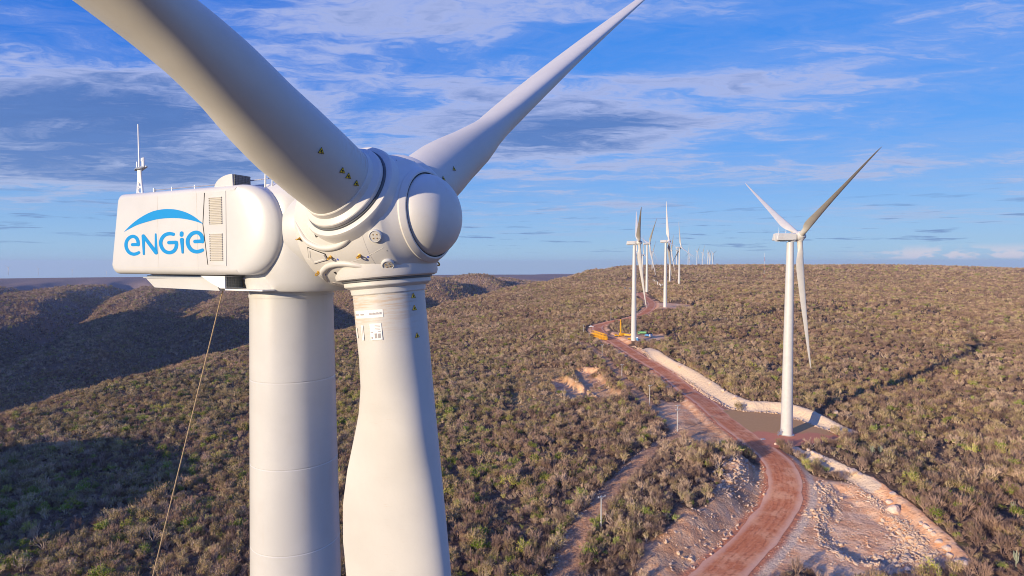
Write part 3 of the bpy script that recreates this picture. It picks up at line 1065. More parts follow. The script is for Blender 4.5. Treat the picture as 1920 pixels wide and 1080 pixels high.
def make_spinner_mesh(azs, detail=True):
    """shell plus the three raised blade collars; azs are blade angles inside the rotor frame of blade 0"""
    b = MB()
    prof = list(zip(SP_X, SP_R))
    b.lathe(prof, 96 if detail else 24, 'X')
    for a in azs:
        M = Matrix.Rotation(-a, 4, 'X')
        n = 64 if detail else 20
        b.lathe([(1.2, 1.74), (1.80, 1.74), (1.90, 1.70), (1.945, 1.60), (1.945, 1.2)], n, 'Z', M)
        if detail:
            for sg in (-1, 1):                           # raised lip sweeping round the rear of each collar
                ctl = np.array(list(zip(LIP_X, LIP_T)))
                ctl = smooth2(ctl, 5)
                pts = []
                for x, t in ctl:
                    an = sg * R(t)
                    r = sp_r(x) - 0.01
                    pts.append(M @ Vector((x, -math.sin(an) * r, math.cos(an) * r)))
                m_ = len(pts)
                b.tube(pts, [0.015 + 0.085 * min(1, min(i, m_ - 1 - i) / 8) for i in range(m_)], 12)
    return b.mesh('spinner', M_HUB, True, 32)


def make_tower_mesh(detail=True):
    b = MB()
    ks = [(-3.0, 2.62), (0, 2.60), (30, 2.25), (60, 1.88), (76, 1.66), (84, 1.545), (87.72, 1.49)]
    zs = [k[0] for k in ks]
    rs = [k[1] for k in ks]
    prof = []
    rings = [12.3, 24.5, 36.8, 49, 60.2, 66.2, 72.0, 75.3, 78.45, 81.55, 84.68] if detail else [30, 60]
    for z_ in sorted(set(zs + rings)):
        r = float(np.interp(z_, zs, rs))
        if z_ in rings and detail:
            prof += [(z_ - 0.03, r), (z_ - 0.012, r - 0.012), (z_ + 0.012, r - 0.012), (z_ + 0.03, r)]
        else:
            prof.append((z_, r))
    b.lathe(prof, 96 if detail else 24)
    if detail:
        b.lathe([(87.70, 1.52), (87.80, 1.52), (87.80, 1.50), (87.98, 1.50)], 96)
    return b.mesh('tower', M_TOWER, True, 18)


# lettering of the logo in its own drawing units, laid on the side panel
HG = [0.00331678525176429, -6.302813515046603e-05, -6.788569193091386, -7.66443917210452e-05, -0.0023104140068870294, 1.3254039347655497,
      7.163027263356941e-05, -6.084232728448659e-06]
STROKES = [[(255, 708, 27), (355, 706, 27)],
           [(352, 710, 28), (352, 685, 28), (345, 640, 28), (318, 592, 28), (265, 568, 28), (205, 590, 28), (160, 645, 28), (146, 715, 28), (162, 785, 28),
            (205, 843, 28), (265, 868, 28), (320, 862, 27), (362, 842, 25)],
           [(438, 562, 28), (447, 868, 16)], [(440, 560, 27), (655, 845, 30)], [(655, 845, 28), (647, 532, 15)],
           [(945, 533, 29), (880, 523, 30), (805, 545, 30), (752, 605, 30), (732, 680, 30), (750, 755, 30), (800, 818, 30), (875, 843, 30), (945, 822, 30),
            (985, 770, 30), (998, 715, 30), (995, 672, 30)], [(992, 670, 30), (872, 674, 30)],
           [(1090, 625, 33), (1103, 842, 18)], [(1086, 516, 33), (1083, 545, 33)],
           [(1312, 655, 31), (1435, 650, 31)],
           [(1434, 655, 32), (1436, 620, 32), (1425, 570, 32), (1388, 520, 32), (1330, 502, 32), (1260, 525, 32), (1207, 585, 32), (1187, 655, 32),
            (1205, 735, 32), (1260, 803, 32), (1335, 827, 32), (1400, 816, 31), (1436, 800, 29)]]
ARC = [(112, 495), (200, 400), (320, 300), (450, 215), (600, 145), (750, 113), (870, 107), (1000, 118), (1150, 160), (1280, 225), (1380, 298), (1465, 370),
       (1380, 335), (1250, 298), (1100, 270), (950, 260), (800, 265), (650, 285), (480, 330), (330, 380), (220, 435)]


def logo_map(x, y):
    d = HG[6] * x + HG[7] * y + 1
    return ((HG[0] * x + HG[1] * y + HG[2]) / d, 90 + (HG[3] * x + HG[4] * y + HG[5]) / d)


def build_logo(parent, yface):
    b = MB()
    for si, st in enumerate(STROKES):
        P = smooth2(st, 6) if len(st) > 2 else np.array(st, float)
        t = np.gradient(P[:, :2], axis=0)
        t /= np.linalg.norm(t, axis=1)[:, None]
        nr = np.stack([-t[:, 1], t[:, 0]], 1)
        Lf = P[:, :2] + nr * P[:, 2:3]
        Rt = P[:, :2] - nr * P[:, 2:3]
        y0 = yface - 0.004 - 0.0022 * (si % 4)
        rows = []
        for l_, r_ in zip(Lf, Rt):
            rows.append((l_, r_))
        vs, fs = [], []
        for l_, r_ in rows:
            for q in (l_, r_):
                u, v = logo_map(*q)
                vs.append((u, y0, v))
        for i in range(len(rows) - 1):
            fs.append((2 * i, 2 * i + 1, 2 * i + 3, 2 * i + 2))
        for end, dirn in ((0, -1), (len(P) - 1, 1)):      # round caps
            c, r0 = P[end, :2], P[end, 2]
            a0 = math.atan2(nr[end][1], nr[end][0])
            fan = []
            for q in range(13):
                a = a0 - dirn * math.pi * q / 12
                u, v = logo_map(c[0] + r0 * math.cos(a), c[1] + r0 * math.sin(a))
                fan.append(len(vs))
                vs.append((u, y0, v))
            fs.append(tuple(fan))
        b.add(vs, fs)
    A = [logo_map(*p) for p in ARC]
    n = len(A)
    top, bot = ARC[:12], [ARC[0]] + ARC[12:][::-1] + [ARC[11]]
    tp, bt = smooth2(top, 4), smooth2(bot, 4)
    m_ = 60
    vs = []
    for i in range(m_ + 1):
        for C in (tp, bt):
            f = i / m_ * (len(C) - 1)
            i0 = min(int(f), len(C) - 2)
            q = C[i0] + (C[i0 + 1] - C[i0]) * (f - i0)
            u, v = logo_map(*q)
            vs.append((u, yface - 0.005, v))
    b.add(vs, [(2 * i, 2 * i + 1, 2 * i + 3, 2 * i + 2) for i in range(m_)])
    me = b.mesh('logo', M_LOGO, False)
    return link('logo', me, parent)


POD_Y = -2.30


def pod_shape(b, sgn=-1.0):
    """side housing: a box whose front end is a rounded D"""
    out = []
    def corner(cx, cz, r, a0, a1, n):
        for q in range(n + 1):
            a = R(a0 + (a1 - a0) * q / n)
            out.append((cx + r * math.cos(a), cz + r * math.sin(a)))
    zt, zb = 91.66, 88.54
    zc, hh = (zt + zb) / 2, (zt - zb) / 2
    # start at rear top, go forward along the top, round the D, back along the bottom
    corner(-6.62 + 0.02, zt - 0.30, 0.30, 165, 90, 6)
    for q in range(1, 14):
        out.append((-6.55 + (6.5 + 0.05) * q / 14, zt))
    for q in range(0, 41):
        a = R(90 - 180 * q / 40)
        ca, sa = math.cos(a), math.sin(a)
        out.append((0.0 + 1.42 * abs(ca) ** 0.92, zc + hh * math.copysign(abs(sa) ** 0.92, sa)))
    for q in range(1, 14):
        out.append((0.0 - 6.8 * q / 14, zb))
    corner(-7.02, zb + 0.36, 0.36, 270, 190, 6)
    n = len(out)
    layers = []
    for kind, a in (('rim0', 0), ('rim', 0), ('c', 0)) + tuple(('r', i * 90.0 / 9) for i in range(1, 10)):
        L = []
        for (x, z_) in out:
            f = float(np.clip(x / 1.42, 0, 1)) ** 0.8
            vz = (z_ - zc) / hh
            if kind == 'rim0':
                L.append((x - 0.05 * f, -1.00, zc + (z_ - zc) * 0.985))
                continue
            if kind == 'rim':
                L.append((x, -1.22 - 0.18 * f, z_))
                continue
            yc = -2.10 + 0.34 * f
            if kind == 'c':
                L.append((x, yc, z_))
                continue
            ca, sa = math.cos(R(a)), math.sin(R(a))
            ins = 1 - ca
            ed = 0.20 + 1.75 * f
            edge_r = (1.0 if x < -6.4 else 0.0)
            X = x - ed * ins * (1 if f > 0 else 0) + (0.20 * ins if edge_r else 0)
            Zz = z_ - math.copysign(min(1, abs(vz) ** 3) * 0.20 * ins, vz)
            L.append((X, yc + (POD_Y - yc) * sa, Zz))
        layers.append(L)
    vs = [(p[0], -sgn * p[1], p[2]) for L in layers for p in L]
    fs = []
    for i in range(len(layers) - 1):
        for j in range(n):
            k = (j + 1) % n
            fs.append((i * n + j, i * n + k, (i + 1) * n + k, (i + 1) * n + j))
    fs.append(tuple((len(layers) - 1) * n + j for j in range(n)))
    fs.append(tuple(range(n)))
    b.add(vs, fs)


def make_nacelle_mesh():
    b = MB()
    pod_shape(b, -1.0)
    pod_shape(b, 1.0)
    b.box((-2.9, 0, 90.14), (7.9, 2.5, 3.36), bevel=0.22)
    # cowl round the yaw bearing
    prof = [(87.96, 1.0), (87.97, 1.50), (88.05, 1.58), (88.30, 1.68), (88.8, 1.76), (89.3, 1.79), (89.955, 1.80), (89.965, 1.775), (89.985, 1.775), (89.995, 1.80),
            (90.8, 1.77), (91.3, 1.70), (91.6, 1.56), (91.80, 1.30), (91.88, 0.8), (91.90, 0.01)]
    b.lathe(prof, 80, 'Z', Matrix.Translation((0.85, 0, 0)))
    # neck between the yaw ring and the cowl
    b.lathe([(87.93, 1.60), (88.0, 1.66), (88.25, 1.72), (88.6, 1.70)], 64, 'Z', Matrix.Translation((0.12, 0, 0)))
    # shaft collar behind the spinner
    Mr = rotor_frame(0)
    b.lathe([(-3.2, 1.75), (-2.3, 1.78), (-2.12, 1.74), (-2.1, 1.2)], 64, 'X', Mr)
    return b.mesh('nacelle', M_NAC, True, 34)


def make_far_nacelle_mesh(grey_panel):
    b = MB()
    pod_shape(b, -1.0)
    pod_shape(b, 1.0)
    b.box((-2.9, 0, 90.14), (7.9, 2.5, 3.36), bevel=0.22)
    b.lathe([(88.0, 1.55), (88.8, 1.76), (90.8, 1.77), (91.6, 1.56), (91.88, 0.8)], 24, 'Z', Matrix.Translation((0.85, 0, 0)))
    b.box((-4.6, -0.5, 88.3), (4.6, 1.4, 0.5), bevel=0.05)
    b.lathe([(-3.2, 1.75), (-2.1, 1.74)], 20, 'X', rotor_frame(0))
    return b.mesh('nacelle', M_NAC, True, 34)


BLADE_ME = make_blade_mesh()
FLANGE_MB = MB()
FLANGE_MB.lathe([(2.00, 1.20), (2.00, 1.44), (2.03, 1.47), (2.14, 1.47), (2.17, 1.45), (2.26, 1.28), (2.42, 1.262), (2.45, 1.24), (2.46, 1.1)], 72)
FLANGE_MB.mi = 0
FLANGE_ME = FLANGE_MB.mesh('root_flange', M_HUB, True, 25)
SEAL = MB()
SEAL.lathe([(1.93, 1.40), (1.93, 1.52), (1.965, 1.53), (2.01, 1.52), (2.01, 1.40)], 72)
SEAL_ME = SEAL.mesh('seal_ring', M_GRILLE, True, 30)
THIRD = 2 * math.pi / 3
SPIN_ME = make_spinner_mesh([0, THIRD, -THIRD], True)
SPIN_LO = make_spinner_mesh([0, THIRD, -THIRD], False)
_cap = MB()
_cap.lathe([(1.97, 1.2), (1.975, 1.352), (2.04, 1.345), (2.13, 1.325), (2.30, 1.25), (2.48, 1.12), (2.64, 0.94), (2.76, 0.73), (2.84, 0.50), (2.885, 0.25), (2.90, 0.02)], 80, 'X')
_ring = MB()
_ring.lathe([(1.975, 1.36), (2.015, 1.36), (2.015, 1.40), (1.975, 1.40)], 80, 'X', None, False)
CAPSEAL_ME = _ring.mesh('cap_seal', M_DARK, True, 30)
CAP_ME = _cap.mesh('nose_cap', M_HUB, True, 40)
NAC_ME = make_nacelle_mesh()
NAC_FAR = make_far_nacelle_mesh(True)
TOWER_ME = make_tower_mesh(True)
TOWER_LO = make_tower_mesh(False)


SAG = (0.7, 0.0, -0.9)                              # parked blades droop a little under their own weight


def turbine_base(x, y, z, yaw, az, near=False):
    root = empty('wind_turbine', (x, y, z), R(yaw))
    tw = link('tower', TOWER_ME if near else TOWER_LO, root)
    nc = link('nacelle', NAC_ME if near else NAC_FAR, root)
    sp = link('spinner', SPIN_ME if near else SPIN_LO, root, rotor_frame(R(az)))
    link('nose_cap', CAP_ME, sp)
    if near:
        link('cap_seal', CAPSEAL_ME, sp)
    bl = []
    for k_ in range(3):
        b_ = link('blade', BLADE_ME, root, rotor_frame(R(az + (SAG[k_] if near else 0.0)) + k_ * THIRD))
        link('root_flange', FLANGE_ME, b_)
        if near:
            link('seal_ring', SEAL_ME, b_)
        bl.append(b_)
    return root, tw, nc, sp, bl


GROUP_T = "white wind turbines along the ridge"
main_root, main_tower, main_nac, main_spin, main_blades = turbine_base(*MAIN, near=True)
tag(main_root, "huge close white wind turbine at left with the blue logo on its nacelle", "wind turbine", GROUP_T)


def dress_main():
    n = main_nac
    build_logo(n, POD_Y)
    # louvred side panel
    b = MB()
    b.prism([(-1.70, 91.44), (-1.82, 90.34), (-1.60, 88.90), (-0.66, 88.86), (-0.62, 91.46)][::-1], (0, POD_Y - 0.004, 0), (1, 0, 0), (0, 0, 1), 0.012)
    b.build('side_panel', M_NAC, n)
    b = MB()
    b.prism([(-1.715, 91.44), (-1.835, 90.34), (-1.615, 88.90), (-1.585, 88.90), (-1.80, 90.34), (-1.68, 91.44)], (0, POD_Y - 0.006, 0), (1, 0, 0), (0, 0, 1), 0.016)
    b.build('panel_gap', M_DARK, n)
    for z0, z1, x0, x1 in ((90.32, 91.27, -1.43, -0.81), (89.04, 90.00, -1.43, -0.81)):
        g = MB()
        g.box(((x0 + x1) / 2, POD_Y - 0.016, (z0 + z1) / 2), (x1 - x0, 0.02, z1 - z0))
        for q in range(16):
            zz = z0 + (z1 - z0) * (q + 0.5) / 16
            g.box(((x0 + x1) / 2 + 0.01, POD_Y - 0.040, zz), (x1 - x0 - 0.03, 0.035, (z1 - z0) / 16 * 0.42), rx=R(28))
        g.mi = 1
        for q in range(16):
            zz = z0 + (z1 - z0) * (q + 0.5) / 16
            g.box((x0 - 0.012, POD_Y - 0.022, zz - 0.012), (0.045, 0.03, (z1 - z0) / 16 * 0.5))
        g.build('vent_grille', [M_LOUVRE, M_DARK], n)
    b = MB()                                         # shallow joint lines of the pod shell
    for xx in (-4.35, -2.15):
        b.box((xx, POD_Y - 0.001, 90.1), (0.014, 0.006, 2.7))
    b.box((-3.9, POD_Y - 0.001, 88.80), (4.9, 0.006, 0.012))
    b.build('shell_joint', M_LOUVRE, n)
    # roof air scoop with a dark grille facing the rotor
    b = MB()
    side = [(-1.35, 91.62)] + [(-0.42 - 0.90 * math.cos(R(a)), 91.62 + 0.42 * math.sin(R(a))) for a in range(10, 91, 10)] + [(-0.40, 91.62)]
    b.prism(side, (0, -1.45, 0), (1, 0, 0), (0, 0, 1), 0.75)
    sc = b.build('roof_scoop', M_NAC, n)
    b = MB()
    b.box((-0.385, -1.82, 91.85), (0.03, 0.66, 0.36))
    b.mi = 1
    for q in range(6):
        b.box((-0.368, -1.82, 91.70 + q * 0.06), (0.02, 0.67, 0.014))
    for q in range(5):
        b.box((-0.366, -2.10 + q * 0.14, 91.85), (0.02, 0.014, 0.36))
    b.build('scoop_grille', [M_GRILLE, M_BAR], sc)
    # underside: rail, tray and duct
    b = MB()
    b.prism([(-5.75, 88.36), (-5.25, 88.02), (-1.55, 87.96), (-1.75, 88.2), (-1.9, 88.40)], (0, -0.6, 0), (1, 0, 0), (0, 0, 1), 1.3)
    b.build('belly_tray', M_NAC, n)
    b = MB()
    b.box((-3.5, -1.45, 88.45), (5.0, 0.5, 0.07))
    b.box((-3.5, -1.88, 88.40), (4.9, 0.03, 0.05))
    b.build('belly_rail', M_STEEL, n)
    b = MB()
    b.prism([(-2.30, 88.50), (-1.75, 88.24), (-1.25, 88.06), (-1.02, 88.06), (-1.02, 88.50)], (0, -1.35, 0), (1, 0, 0), (0, 0, 1), 0.75)
    b.box((-0.1, -1.70, 88.02), (1.85, 0.80, 0.05))
    dk = b.build('belly_duct', M_WHITE, n)
    b = MB()
    b.box((-1.005, -1.72, 88.28), (0.03, 0.68, 0.38))
    b.mi = 1
    for q in range(6):
        b.box((-0.988, -1.72, 88.13 + q * 0.06), (0.02, 0.69, 0.014))
    for q in range(5):
        b.box((-0.986, -2.0 + q * 0.14, 88.28), (0.02, 0.014, 0.38))
    b.build('duct_grille', [M_GRILLE, M_BAR], dk)
    b = MB()
    b.box((0.25, -1.25, 88.28), (0.75, 0.7, 0.40), bevel=0.05)
    b.build('duct_outlet', M_GRILLE, n)
    # weather mast at the rear of the roof
    w = empty('weather_mast', (0, 0, 0))
    w.parent = n
    mx, my, mz = -6.15, -1.80, 91.66
    b = MB()
    for sx in (-1, 1):
        b.tube([(mx + sx * 0.17, my, mz - 0.05), (mx + sx * 0.13, my, mz + 0.3), (mx + sx * 0.085, my, mz + 0.62), (mx + sx * 0.07, my, mz + 1.0)], 0.042, 10)
    for zz, r_ in ((0.16, 0.12), (0.38, 0.09)):
        b.tube([(mx + r_ * math.cos(a) + 0.02, my, mz + zz + r_ * math.sin(a)) for a in np.linspace(0, 2 * math.pi, 17)], 0.028, 8, cap=False)
    b.box((mx, my, mz + 0.75), (0.14, 0.10, 0.55), bevel=0.02)
    b.build('mast_leg', M_WHITE, w)
    b = MB()
    ex = Vector((0.86, -0.35, 0)).normalized()
    ey = Vector((0.35, 0.86, 0)).normalized()
    b.prism([(-0.52, 0.16), (-0.46, -0.10), (0.0, -0.16), (0.62, -0.06), (0.92, 0.06), (0.90, 0.12), (0.30, 0.14)], (mx, my, mz + 0.98), ex, ey, 0.05)
    b.build('sensor_plate', M_STEEL, w)
    for u in (-0.46, 0.82):
        b = MB()
        p = Vector((mx, my, mz + 1.0)) + ex * u
        b.tube([p, p + Vector((0, 0, 0.34))], 0.034, 10)
        b.build('wind_sensor', M_WHITE, w)
    b = MB()
    p = Vector((mx, my, mz + 1.0)) + ex * 0.12 + ey * 0.1
    b.tube([p, p + Vector((0, 0, 0.30)), p + Vector((0, 0, 0.31)), p + Vector((0, 0, 0.42))], [0.05, 0.05, 0.075, 0.07], 12)
    b.build('wind_vane', M_WHITE, w)
    b = MB()
    p = Vector((mx, my, mz + 1.0)) - ex * 0.05
    b.tube([p, p + Vector((0.0, 0, 1.75))], [0.036, 0.024], 8)
    b.build('lightning_rod', M_WHITE, w)
    # handrail along the roof and front antennas
    b = MB()
    y0 = -1.75
    b.tube([(-5.35, y0, 91.80), (-1.5, y0, 91.80), (1.6, y0 + 0.5, 92.0)], 0.022, 8)
    for xx in (-5.35, -4.3, -3.0):
        b.tube([(xx, y0, 91.6), (xx, y0, 91.86)], 0.045 if xx < -5 else 0.02, 8)
    b.build('roof_rail', M_STEEL, n)
    b = MB()
    for xx, y1, h_, r_ in ((0.42, -1.55, 0.62, 0.035), (0.70, -1.5, 1.7, 0.028), (0.95, -1.45, 0.28, 0.04)):
        b.tube([(xx, y1, 91.4), (xx + 0.05 * h_, y1, 91.62 + h_)], [r_, r_ * 0.75], 8)
    b.tube([(1.62, -1.05, 91.5), (1.62, -1.05, 91.98)], 0.04, 8)
    b.tube([(1.62, -1.05, 92.0), (1.28, -1.12, 92.04)], 0.015, 6)
    b.box((1.26, -1.12, 92.08), (0.10, 0.02, 0.18), ry=R(-20))
    b.build('roof_antenna', M_STEEL, n)
    b = MB()
    b.box((0.42, -1.55, 92.20), (0.10, 0.08, 0.05))
    b.build('antenna_cap', M_BLACK, n)

    # spinner fittings, placed by position along the shaft and angle round it
    sp = main_spin
    az0 = R(MAIN[4])

    def skin(x, t, lift=0.0):
        r = sp_r(x) + lift
        a = R(t) - az0
        y, z = -math.sin(a) * r, math.cos(a) * r
        P = Vector((x, y, z))
        dr = (sp_r(x + 0.05) - sp_r(x - 0.05)) / 0.1
        nrm = Vector((-dr, -math.sin(a), math.cos(a))).normalized()
        tx = Vector((1, 0, 0)) - nrm * nrm.x
        tx.normalize()
        ty = nrm.cross(tx)
        M = Matrix.Identity(4)
        for i, e in enumerate((tx, ty, nrm)):
            for r_ in range(3):
                M[r_][i] = e[r_]
        for r_ in range(3):
            M[r_][3] = P[r_]
        return M
    for x, t in ((-1.7, 255.4), (-0.66, 238.9), (-1.75, 220.5), (0.46, 241.1)):
        b = MB()
        b.xf = skin(x, t)
        b.lathe([(-0.05, 0.055), (0.03, 0.055), (0.045, 0.04), (0.07, 0.04)], 16)
        b.tube([(0.0 + 0.06 * math.cos(a), 0, 0.10 + 0.06 * math.sin(a)) for a in np.linspace(0, 2 * math.pi, 15)], 0.022, 8, cap=False)
        e = b.build('lifting_eye', M_GOLD, sp)
        b = MB()
        b.xf = skin(x + 0.22, t + 3.0)
        b.lathe([(-0.02, 0.035), (0.012, 0.035), (0.014, 0.0)], 12)
        b.build('paint_dot', M_BLUE, e)
    for x, t in ((0.75, 347.5), (1.03, 343.3)):
        b = MB()
        b.xf = skin(x, t)
        b.tube([(0.08 * math.cos(a), 0, 0.12 + 0.11 * math.sin(a)) for a in np.linspace(0, 2 * math.pi, 15)], 0.028, 8, cap=False)
        b.build('lifting_eye', M_GOLD, sp)
    for x, t in ((1.11, 257.2), (1.16, 227.7)):
        b = MB()
        b.xf = skin(x, t)
        b.lathe([(-0.2, 0.21), (0.0, 0.21), (0.07, 0.20), (0.09, 0.175), (0.065, 0.16), (0.06, 0.0)], 32)
        l_ = b.build('round_port', M_NAC, sp)
        b = MB()
        b.xf = skin(x, t)
        b.lathe([(0.055, 0.15), (0.075, 0.148), (0.08, 0.0)], 32)
        b.mi = 1
        for q in range(4):
            a = q * math.pi / 2 + 0.6
            b.xf = skin(x, t) @ Matrix.Translation((0.08 * math.cos(a), 0.08 * math.sin(a), 0.08))
            b.lathe([(-0.01, 0.018), (0.012, 0.018), (0.014, 0)], 8)
        b.build('port_cover', [M_LOUVRE, M_GOLD], l_)
    for x, t in ((0.02, 258.4), (-0.91, 257.4), (-0.97, 218.4), (0.03, 220.9)):
        b = MB()
        b.xf = skin(x, t, 0.004) @ Matrix.Rotation(R(12), 4, 'Z')
        for sx, sy, wx, wy in ((0, 0.085, 0.08, 0.03), (0, -0.085, 0.08, 0.03), (0.032, 0, 0.022, 0.16), (-0.032, 0, 0.022, 0.16)):
            b.box((sx, sy, 0.0), (wx, wy, 0.02))
        b.build('black_slot', M_BLACK, sp)
    b = MB()
    hq = [(-1.58, 244.8), (-0.85, 241.2), (-0.86, 236.1), (-1.50, 229.2), (-1.66, 238.5)]
    pts = [skin(x, t, 0.0) @ Vector((0, 0, 0.015)) for x, t in hq]
    cen = sum(pts, Vector()) / len(pts)
    nrm = skin(-1.25, 238)
    nv = nrm.to_3x3() @ Vector((0, 0, 1))
    vs = [p for p in pts] + [cen + (p - cen) * 0.94 + nv * 0.035 for p in pts] + [cen + (p - cen) * 0.72 + nv * 0.04 for p in pts] + [cen + (p - cen) * 0.66 + nv * 0.025 for p in pts]
    m_ = len(pts)
    fs = [(L * m_ + i, L * m_ + (i + 1) % m_, (L + 1) * m_ + (i + 1) % m_, (L + 1) * m_ + i) for L in range(3) for i in range(m_)] + [tuple(3 * m_ + i for i in range(m_))]
    b.add(vs, fs)
    ht = b.build('hatch', M_HUB, sp, True, 20)
    b = MB()
    ring = [cen + (p - cen) * 1.05 - nv * 0.012 for p in pts]
    b.tube(ring[1:4], 0.018, 6)
    b.tube(ring[3:] + ring[:1], 0.014, 6)
    b.build('hatch_seam', M_DARK, ht)
    for x, t in ((-1.54, 276.0), (1.16, 286.4), (1.16, 310.8)):
        b = MB()
        b.xf = skin(x, t, 0.0)
        b.lathe([(-0.03, 0.17), (0.010, 0.17), (0.012, 0.0)], 24)
        b.build('grey_patch', M_PATCH, sp)
    # bolts along the lips of the two collars that face the viewer
    for az_, sg in ((0.0, -1), (-THIRD, -1), (THIRD, 1)):
        Mb = Matrix.Rotation(-az_, 4, 'X')
        for q in range(0, 9):
            x_, t_ = LIP_X[q], LIP_T[q]
            an = sg * R(t_ - 3.5)
            r_ = sp_r(x_)
            b = MB()
            b.xf = Matrix.Translation(Mb @ Vector((x_ * 0.93, -math.sin(an) * r_, math.cos(an) * r_)))
            b.lathe([(-0.03, 0.02), (0.03, 0.02)], 8)
            b.build('lip_bolt', M_GOLD, sp)
    # joints between the spinner shell segments
    for t0 in (239.0, 359.0, 119.0):
        b = MB()
        b.tube([skin(-1.95 + 3.2 * q / 24, t0 + 7 * math.sin(q / 24 * 3.0), 0.0).translation for q in range(25)], 0.007, 5)
        b.tube([skin(0.78, t0 - 14 + 28 * q / 12, 0.0).translation for q in range(13)], 0.006, 5)
        b.build('shell_joint', M_LOUVRE, sp)
    for q in range(24):
        a_ = q * 15.0 + 4
        b = MB()
        b.xf = skin(1.30, a_)
        b.lathe([(-0.02, 0.016), (0.012, 0.016), (0.014, 0.0)], 8)
        b.build('shell_bolt', M_BAR, sp)
    # thin seam where the spinner halves meet
    b = MB()
    b.tube([skin(1.0 + 0.35 * q / 10, 288 - 4 * q / 10, 0.003).translation for q in range(11)], 0.006, 6)
    b.build('spinner_seam', M_LOUVRE, sp)

    # warning triangles and plates on the blades (blade frame: x upwind, z outboard)
    def on_blade(s, ang):
        """frame on the blade skin at span s, angle ang round the section (0 leading edge)"""
        S0, S1 = blade_section(s, 72), blade_section(s + 0.05, 72)
        j = int(round(ang / 5.0)) % 72
        P = S0[j]
        tz = (S1[j] - P).normalized()
        ty = (S0[(j + 1) % 72] - S0[(j - 1) % 72]).normalized()
        nrm = ty.cross(tz).normalized()
        cx = sum(S0, Vector()) / 72
        if nrm.dot(P - cx) < 0:
            nrm = -nrm
        ty = tz.cross(nrm).normalized()
        M = Matrix.Identity(4)
        for i, e in enumerate((ty, tz, nrm)):
            for r_ in range(3):
                M[r_][i] = e[r_]
        for r_ in range(3):
            M[r_][3] = P[r_]
        return M

    def warning(bl, s, ang, rot, size=0.16):
        M = on_blade(s, ang) @ Matrix.Rotation(R(rot), 4, 'Z')
        b = MB()
        b.xf = M
        h_ = size
        b.prism([(-h_ * 0.62, -h_ * 0.4), (h_ * 0.62, -h_ * 0.4), (0, h_ * 0.72)], (0, 0, 0.012), (1, 0, 0), (0, 1, 0), 0.006)
        w_ = b.build('warning_sign', M_BLACK, bl, False)
        b = MB()
        b.xf = M
        b.prism([(-h_ * 0.50, -h_ * 0.33), (h_ * 0.50, -h_ * 0.33), (0, h_ * 0.56)], (0, 0, 0.019), (1, 0, 0), (0, 1, 0), 0.004)
        b.mi = 1
        b.prism([(-0.02, -h_ * 0.22), (0.03, -h_ * 0.22), (0.012, h_ * 0.02), (0.045, h_ * 0.03), (-0.012, h_ * 0.36), (0.0, h_ * 0.10), (-0.04, h_ * 0.08)],
                (0, 0, 0.0245), (1, 0, 0), (0, 1, 0), 0.003)
        b.build('sign_face', [M_YEL, M_BLACK], bl, False)
    for args in UL_SIGNS:
        warning(main_blades[2], *args)
    for args in DOWN_SIGNS:
        warning(main_blades[1], *args)
    for args in UR_SIGNS:
        warning(main_blades[0], *args)

    def plate(bl, s, ang, w_, h_, marks, rnd):
        """a white label with rows of small print, wrapped on the blade root"""
        rnd = random.Random(rnd)
        da = math.degrees(w_ / 1.22)
        n_ = 10
        vs = []
        for i in range(n_ + 1):
            a = R(ang + da * (i / n_ - 0.5))
            for zz in (-h_ / 2, h_ / 2):
                vs.append((1.232 * math.cos(a), 1.232 * math.sin(a), s + zz))
        b = MB()
        b.add(vs, [(2 * i, 2 * i + 2, 2 * i + 3, 2 * i + 1) for i in range(n_)])
        b.mi = 1
        for (u0, u1, v0, v1) in marks:
            a0, a1 = R(ang + da * (u0 - 0.5)), R(ang + da * (u1 - 0.5))
            zs = (s + h_ * (v0 - 0.5), s + h_ * (v1 - 0.5))
            b.add([(1.236 * math.cos(a), 1.236 * math.sin(a), z_) for a in (a0, (a0 + a1) / 2, a1) for z_ in zs], [(0, 2, 3, 1), (2, 4, 5, 3)])
        b.build('label_plate', [M_WHITE, M_PATCH], bl)
    d = main_blades[1]
    rr_ = random.Random(4)
    rows = []
    u = 0.04
    while u < 0.40:
        w_ = rr_.uniform(0.008, 0.02)
        rows.append((u, u + w_, 0.32 + rr_.uniform(0, .1), 0.62))
        u += w_ + 0.010
    for u0, u1 in ((0.58, 0.72), (0.79, 0.84), (0.86, 0.91), (0.92, 0.96)):
        rows.append((u0, u1, 0.44, 0.62))
    plate(d, PLATES[0][0], PLATES[0][1], 1.22, 0.26, rows, 1)
    plate(d, PLATES[1][0], PLATES[1][1], 0.13, 0.34, [], 2)
    plate(d, PLATES[2][0], PLATES[2][1], 0.11, 0.50, [(0.42, 0.58, 0.12, 0.85)], 3)
    rows = [(0.12, 0.34, 0.62, 0.90), (0.42, 0.62, 0.60, 0.90), (0.78, 0.92, 0.80, 0.92), (0.72, 0.95, 0.5, 0.55), (0.1, 0.3, 0.48, 0.52)]
    rows += [(0.12, 0.55 + 0.1 * (i % 2), 0.10 + i * 0.09, 0.125 + i * 0.09) for i in range(4)]
    plate(d, PLATES[3][0], PLATES[3][1], 0.42, 0.54, rows, 4)


UL_SIGNS = [(4.21, 355.8, 180), (3.30, 356.2, 180), (3.03, 355.9, 180), (2.66, 354.8, 180)]
DOWN_SIGNS = [(2.62, 31, 180), (3.03, 29.6, 180), (3.95, 28.1, 180)]
UR_SIGNS = [(2.75, 2.9, 180), (3.7, 4.9, 180)]
PLATES = [(3.08, 92.6), (3.70, 124), (3.69, 104.2), (3.67, 78.0)]
dress_main()

t2 = turbine_base(*T2)
tag(t2[0], "white turbine on the gravel pad beside the red road, second largest", "wind turbine", GROUP_T)


